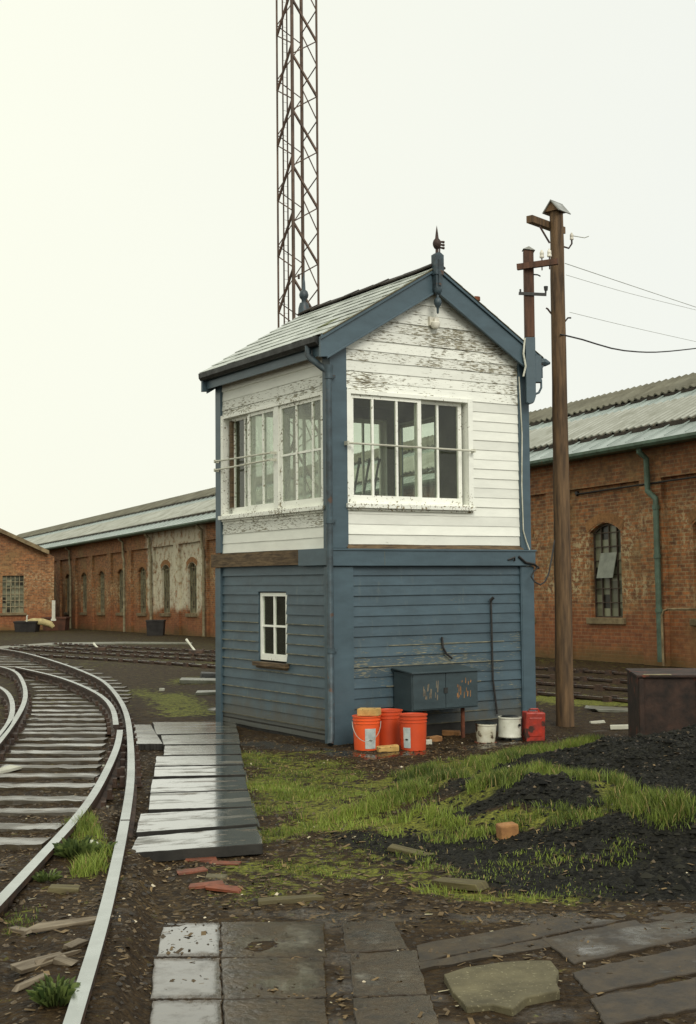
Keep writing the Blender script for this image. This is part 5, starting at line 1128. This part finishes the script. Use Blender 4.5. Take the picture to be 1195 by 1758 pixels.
for z in np.linspace(wz0, wz1, 7): m.box(wx0+16, wx1+16, .085, .125, z-.02, z+.02)
f = m.build('window', 'sash_pale', GB); m = MB(); m.box(wx0+16, wx1+16, .14, .15, wz0, wz1); m.build('glass', 'shedglass', f); m = MB(); m.box(wx0+15.9, wx1+16.1, -.1, .1, wz0-.12, wz0); m.build('sill', 'stone', f)
m = MB(); m.prism([(-18.3+16+.55*math.cos(a), 4.1+.55*math.sin(a)) for a in np.linspace(0, PI, 10)]+[(-18.85+16, 3.5), (-17.75+16, 3.5)], 'y', -.04, .02); m.build('vent', 'sash_pale', GB)
# things beside the shed
def g_at(px, Y): x = xw(px, Y); return (x, Y, float(hgt(x, Y)))
def bin_(name, px, Y, w, d, h, mat, lab, cat, rim=.04):
    t = thing(name, lab, cat, g_at(px, Y)); m = MB(); m.add([(-w*.45, -d*.45, 0), (w*.45, -d*.45, 0), (w*.45, d*.45, 0), (-w*.45, d*.45, 0), (-w*.5, -d*.5, h), (w*.5, -d*.5, h), (w*.5, d*.5, h), (-w*.5, d*.5, h)], [(0,3,2,1),(0,1,5,4),(1,2,6,5),(2,3,7,6),(3,0,4,7),(4,5,6,7)]); m.build('body', mat, t)
    m = MB(); m.box(-w*.52, w*.52, -d*.53, d*.53, h-.03, h+rim); m.build('rim', mat, t); return t
bin_('cistern', 267, 54, .72, .6, .60, 'skip', 'small square black tank against the shed wall under the limewashed bay', 'tank')
bin_('skip', 47, 63, 1.05, 1.0, .48, 'skip', 'low black skip at the left in front of the gabled building', 'skip')
bin_('skip', 96, 66, 1.2, 1.0, .62, 'brownskip', 'rusty brown skip beside the shed corner at the far left', 'skip')
g = g_at(66, 63); m = MB(); m.tube([(-.75, 0, .42), (-.3, .05, .50), (.2, 0, .47), (.55, .1, .36), (.7, .1, .2)], [.08, .16, .17, .15, .1], 10); tag(m.build('tarpaulin', 'tarp', loc=g, smooth=True), 'rolled yellowish tarpaulin lying over the black skip', 'tarpaulin')
g = g_at(92, 64.5); m = MB(); m.box(-.08, .08, -.05, .05, .6, 1.5); m.box(-.12, .12, -.06, .06, .5, .6); tag(m.build('notice_board', 'white_board', loc=g), 'narrow white upright board at the corner of shed and gabled building', 'board')
g = g_at(59, 66.9); m = MB(); m.box(-.12, .12, 0, .05, .85, 1.12); tag(m.build('wall_plate', 'white_board', loc=(g[0], 67.93, g[2]+.2)), 'small white plate at the lower corner of the barred window', 'plate')
g = g_at(46, 62); m = MB(); m.tube([(0, 0, .5), (0, .02, .75), (.04, .02, .8)], .04, 6); tag(m.build('scrap', 'white_board', loc=g), 'small upright white scrap sticking out of the black skip', 'debris')

# rusty tank behind the heap
t = thing('steel_tank', 'dark rusted steel tank behind the black heap at the right edge', 'tank', (2.85, 13.0, -.05), (0, 0, -.10))
m = MB(); m.box(0, 1.7, 0, 1.0, 0, .84); 
for x in (.0, .56, 1.14): m.box(x, x+.05, -.025, -.001, 0, .83)
m.build('body', 'tank', t, bevel=.01); m = MB(); m.box(-.015, 1.75, -.03, 1.03, .842, .862); m.build('lid', 'tank', t)
m = MB(); m.box(.05, .32, -.02, .06, .8635, .869); m.build('pale_strip', 'sash_pale', t)
lump('cover_block', 359, 1164, .32, .2, .12, .2, 'dark_iron', 'small dark block resting on a cover left of the signal box', 'block')
lump('concrete_cover', 345, 1172, .75, .45, .08, .15, 'tarmac_pale', 'pale flat cover on the moss left of the signal box', 'cover')
lump('concrete_cover', 364, 1192, .5, .3, .06, .1, 'tarmac_pale', 'pale wet cover stone touching the far corner of the signal box', 'cover')
lump('stone', 278, 1186, .09, .06, .05, 0, 'white_board', 'small white stone alone on the moss between track and signal box', 'stone')
lump('flagstone', 1052, 1220, .6, .5, .04, .1, 'tarmac_pale', 'grey flat stone on the ground between the tall pole and the rusty tank', 'stone')
lump('scrap', 1026, 1241, .18, .05, .03, .1, 'white_board', 'thin white strip on the ground right of the tall pole foot', 'debris')
lump('scrap', 1064, 1251, .22, .06, .05, -.1, 'white_board', 'pale crumpled strip at the foot of the rusty tank', 'debris')

# ------------------------------------------------------------------ light
w = bpy.data.worlds.new('World'); SC.world = w; w.use_nodes = True; nt = w.node_tree; nt.nodes.clear()
SUN_EL, SUN_AZ = math.radians(36), math.atan2(.36, -.933)      # azimuth measured so the sun stands behind the camera, to the right
o = nt.nodes.new('ShaderNodeOutputWorld'); sky = nt.nodes.new('ShaderNodeTexSky'); sky.sky_type = 'NISHITA'; sky.sun_disc = False
sky.sun_elevation = SUN_EL; sky.sun_rotation = SUN_AZ; sky.air_density = 1.; sky.dust_density = 4.
bg1 = nt.nodes.new('ShaderNodeBackground'); bg1.inputs[1].default_value = SKY_A
nt.links.new(sky.outputs[0], bg1.inputs[0])
tc = nt.nodes.new('ShaderNodeTexCoord'); sx = nt.nodes.new('ShaderNodeSeparateXYZ'); nt.links.new(tc.outputs['Generated'], sx.inputs[0])
mr = nt.nodes.new('ShaderNodeMapRange'); nt.links.new(sx.outputs[0], mr.inputs[0]); mr.inputs[1].default_value = -.26; mr.inputs[2].default_value = .26
mx = nt.nodes.new('ShaderNodeMix'); mx.data_type = 'RGBA'; nt.links.new(mr.outputs[0], mx.inputs[0]); mx.inputs[6].default_value = (.965, .972, .83, 1); mx.inputs[7].default_value = (.885, .905, .84, 1)
el = nt.nodes.new('ShaderNodeMapRange'); nt.links.new(sx.outputs[2], el.inputs[0]); el.inputs[1].default_value = .48; el.inputs[2].default_value = .95; el.inputs[3].default_value = 1.; el.inputs[4].default_value = ZEN
ns = nt.nodes.new('ShaderNodeTexNoise'); ns.inputs['Scale'].default_value = 2.2; ns.inputs['Detail'].default_value = 4; nt.links.new(tc.outputs['Generated'], ns.inputs['Vector'])
nr = nt.nodes.new('ShaderNodeMapRange'); nt.links.new(ns.outputs['Fac'], nr.inputs[0]); nr.inputs[3].default_value = .965; nr.inputs[4].default_value = 1.035
mu = nt.nodes.new('ShaderNodeMath'); mu.operation = 'MULTIPLY'; nt.links.new(el.outputs[0], mu.inputs[0]); nt.links.new(nr.outputs[0], mu.inputs[1])
bg2 = nt.nodes.new('ShaderNodeBackground'); nt.links.new(mx.outputs[2], bg2.inputs[0]); nt.links.new(mu.outputs[0], bg2.inputs[1])
ad_ = nt.nodes.new('ShaderNodeAddShader'); nt.links.new(bg1.outputs[0], ad_.inputs[0]); nt.links.new(bg2.outputs[0], ad_.inputs[1]); nt.links.new(ad_.outputs[0], o.inputs[0])
sd = bpy.data.lights.new('sun', 'SUN'); sd.energy = SUN_E; sd.angle = math.radians(28); sd.color = (1, .96, .87)
so = bpy.data.objects.new('sun', sd); COL.objects.link(so)
dvec = Vector((.36*math.cos(SUN_EL), -.933*math.cos(SUN_EL), math.sin(SUN_EL))); so.rotation_euler = dvec.to_track_quat('Z', 'Y').to_euler()
SC.view_settings.view_transform = 'Standard'; SC.view_settings.look = 'None'; SC.view_settings.gamma = 1; SC.view_settings.exposure = 0
SC.cycles.max_bounces = 8; SC.cycles.transparent_max_bounces = 16
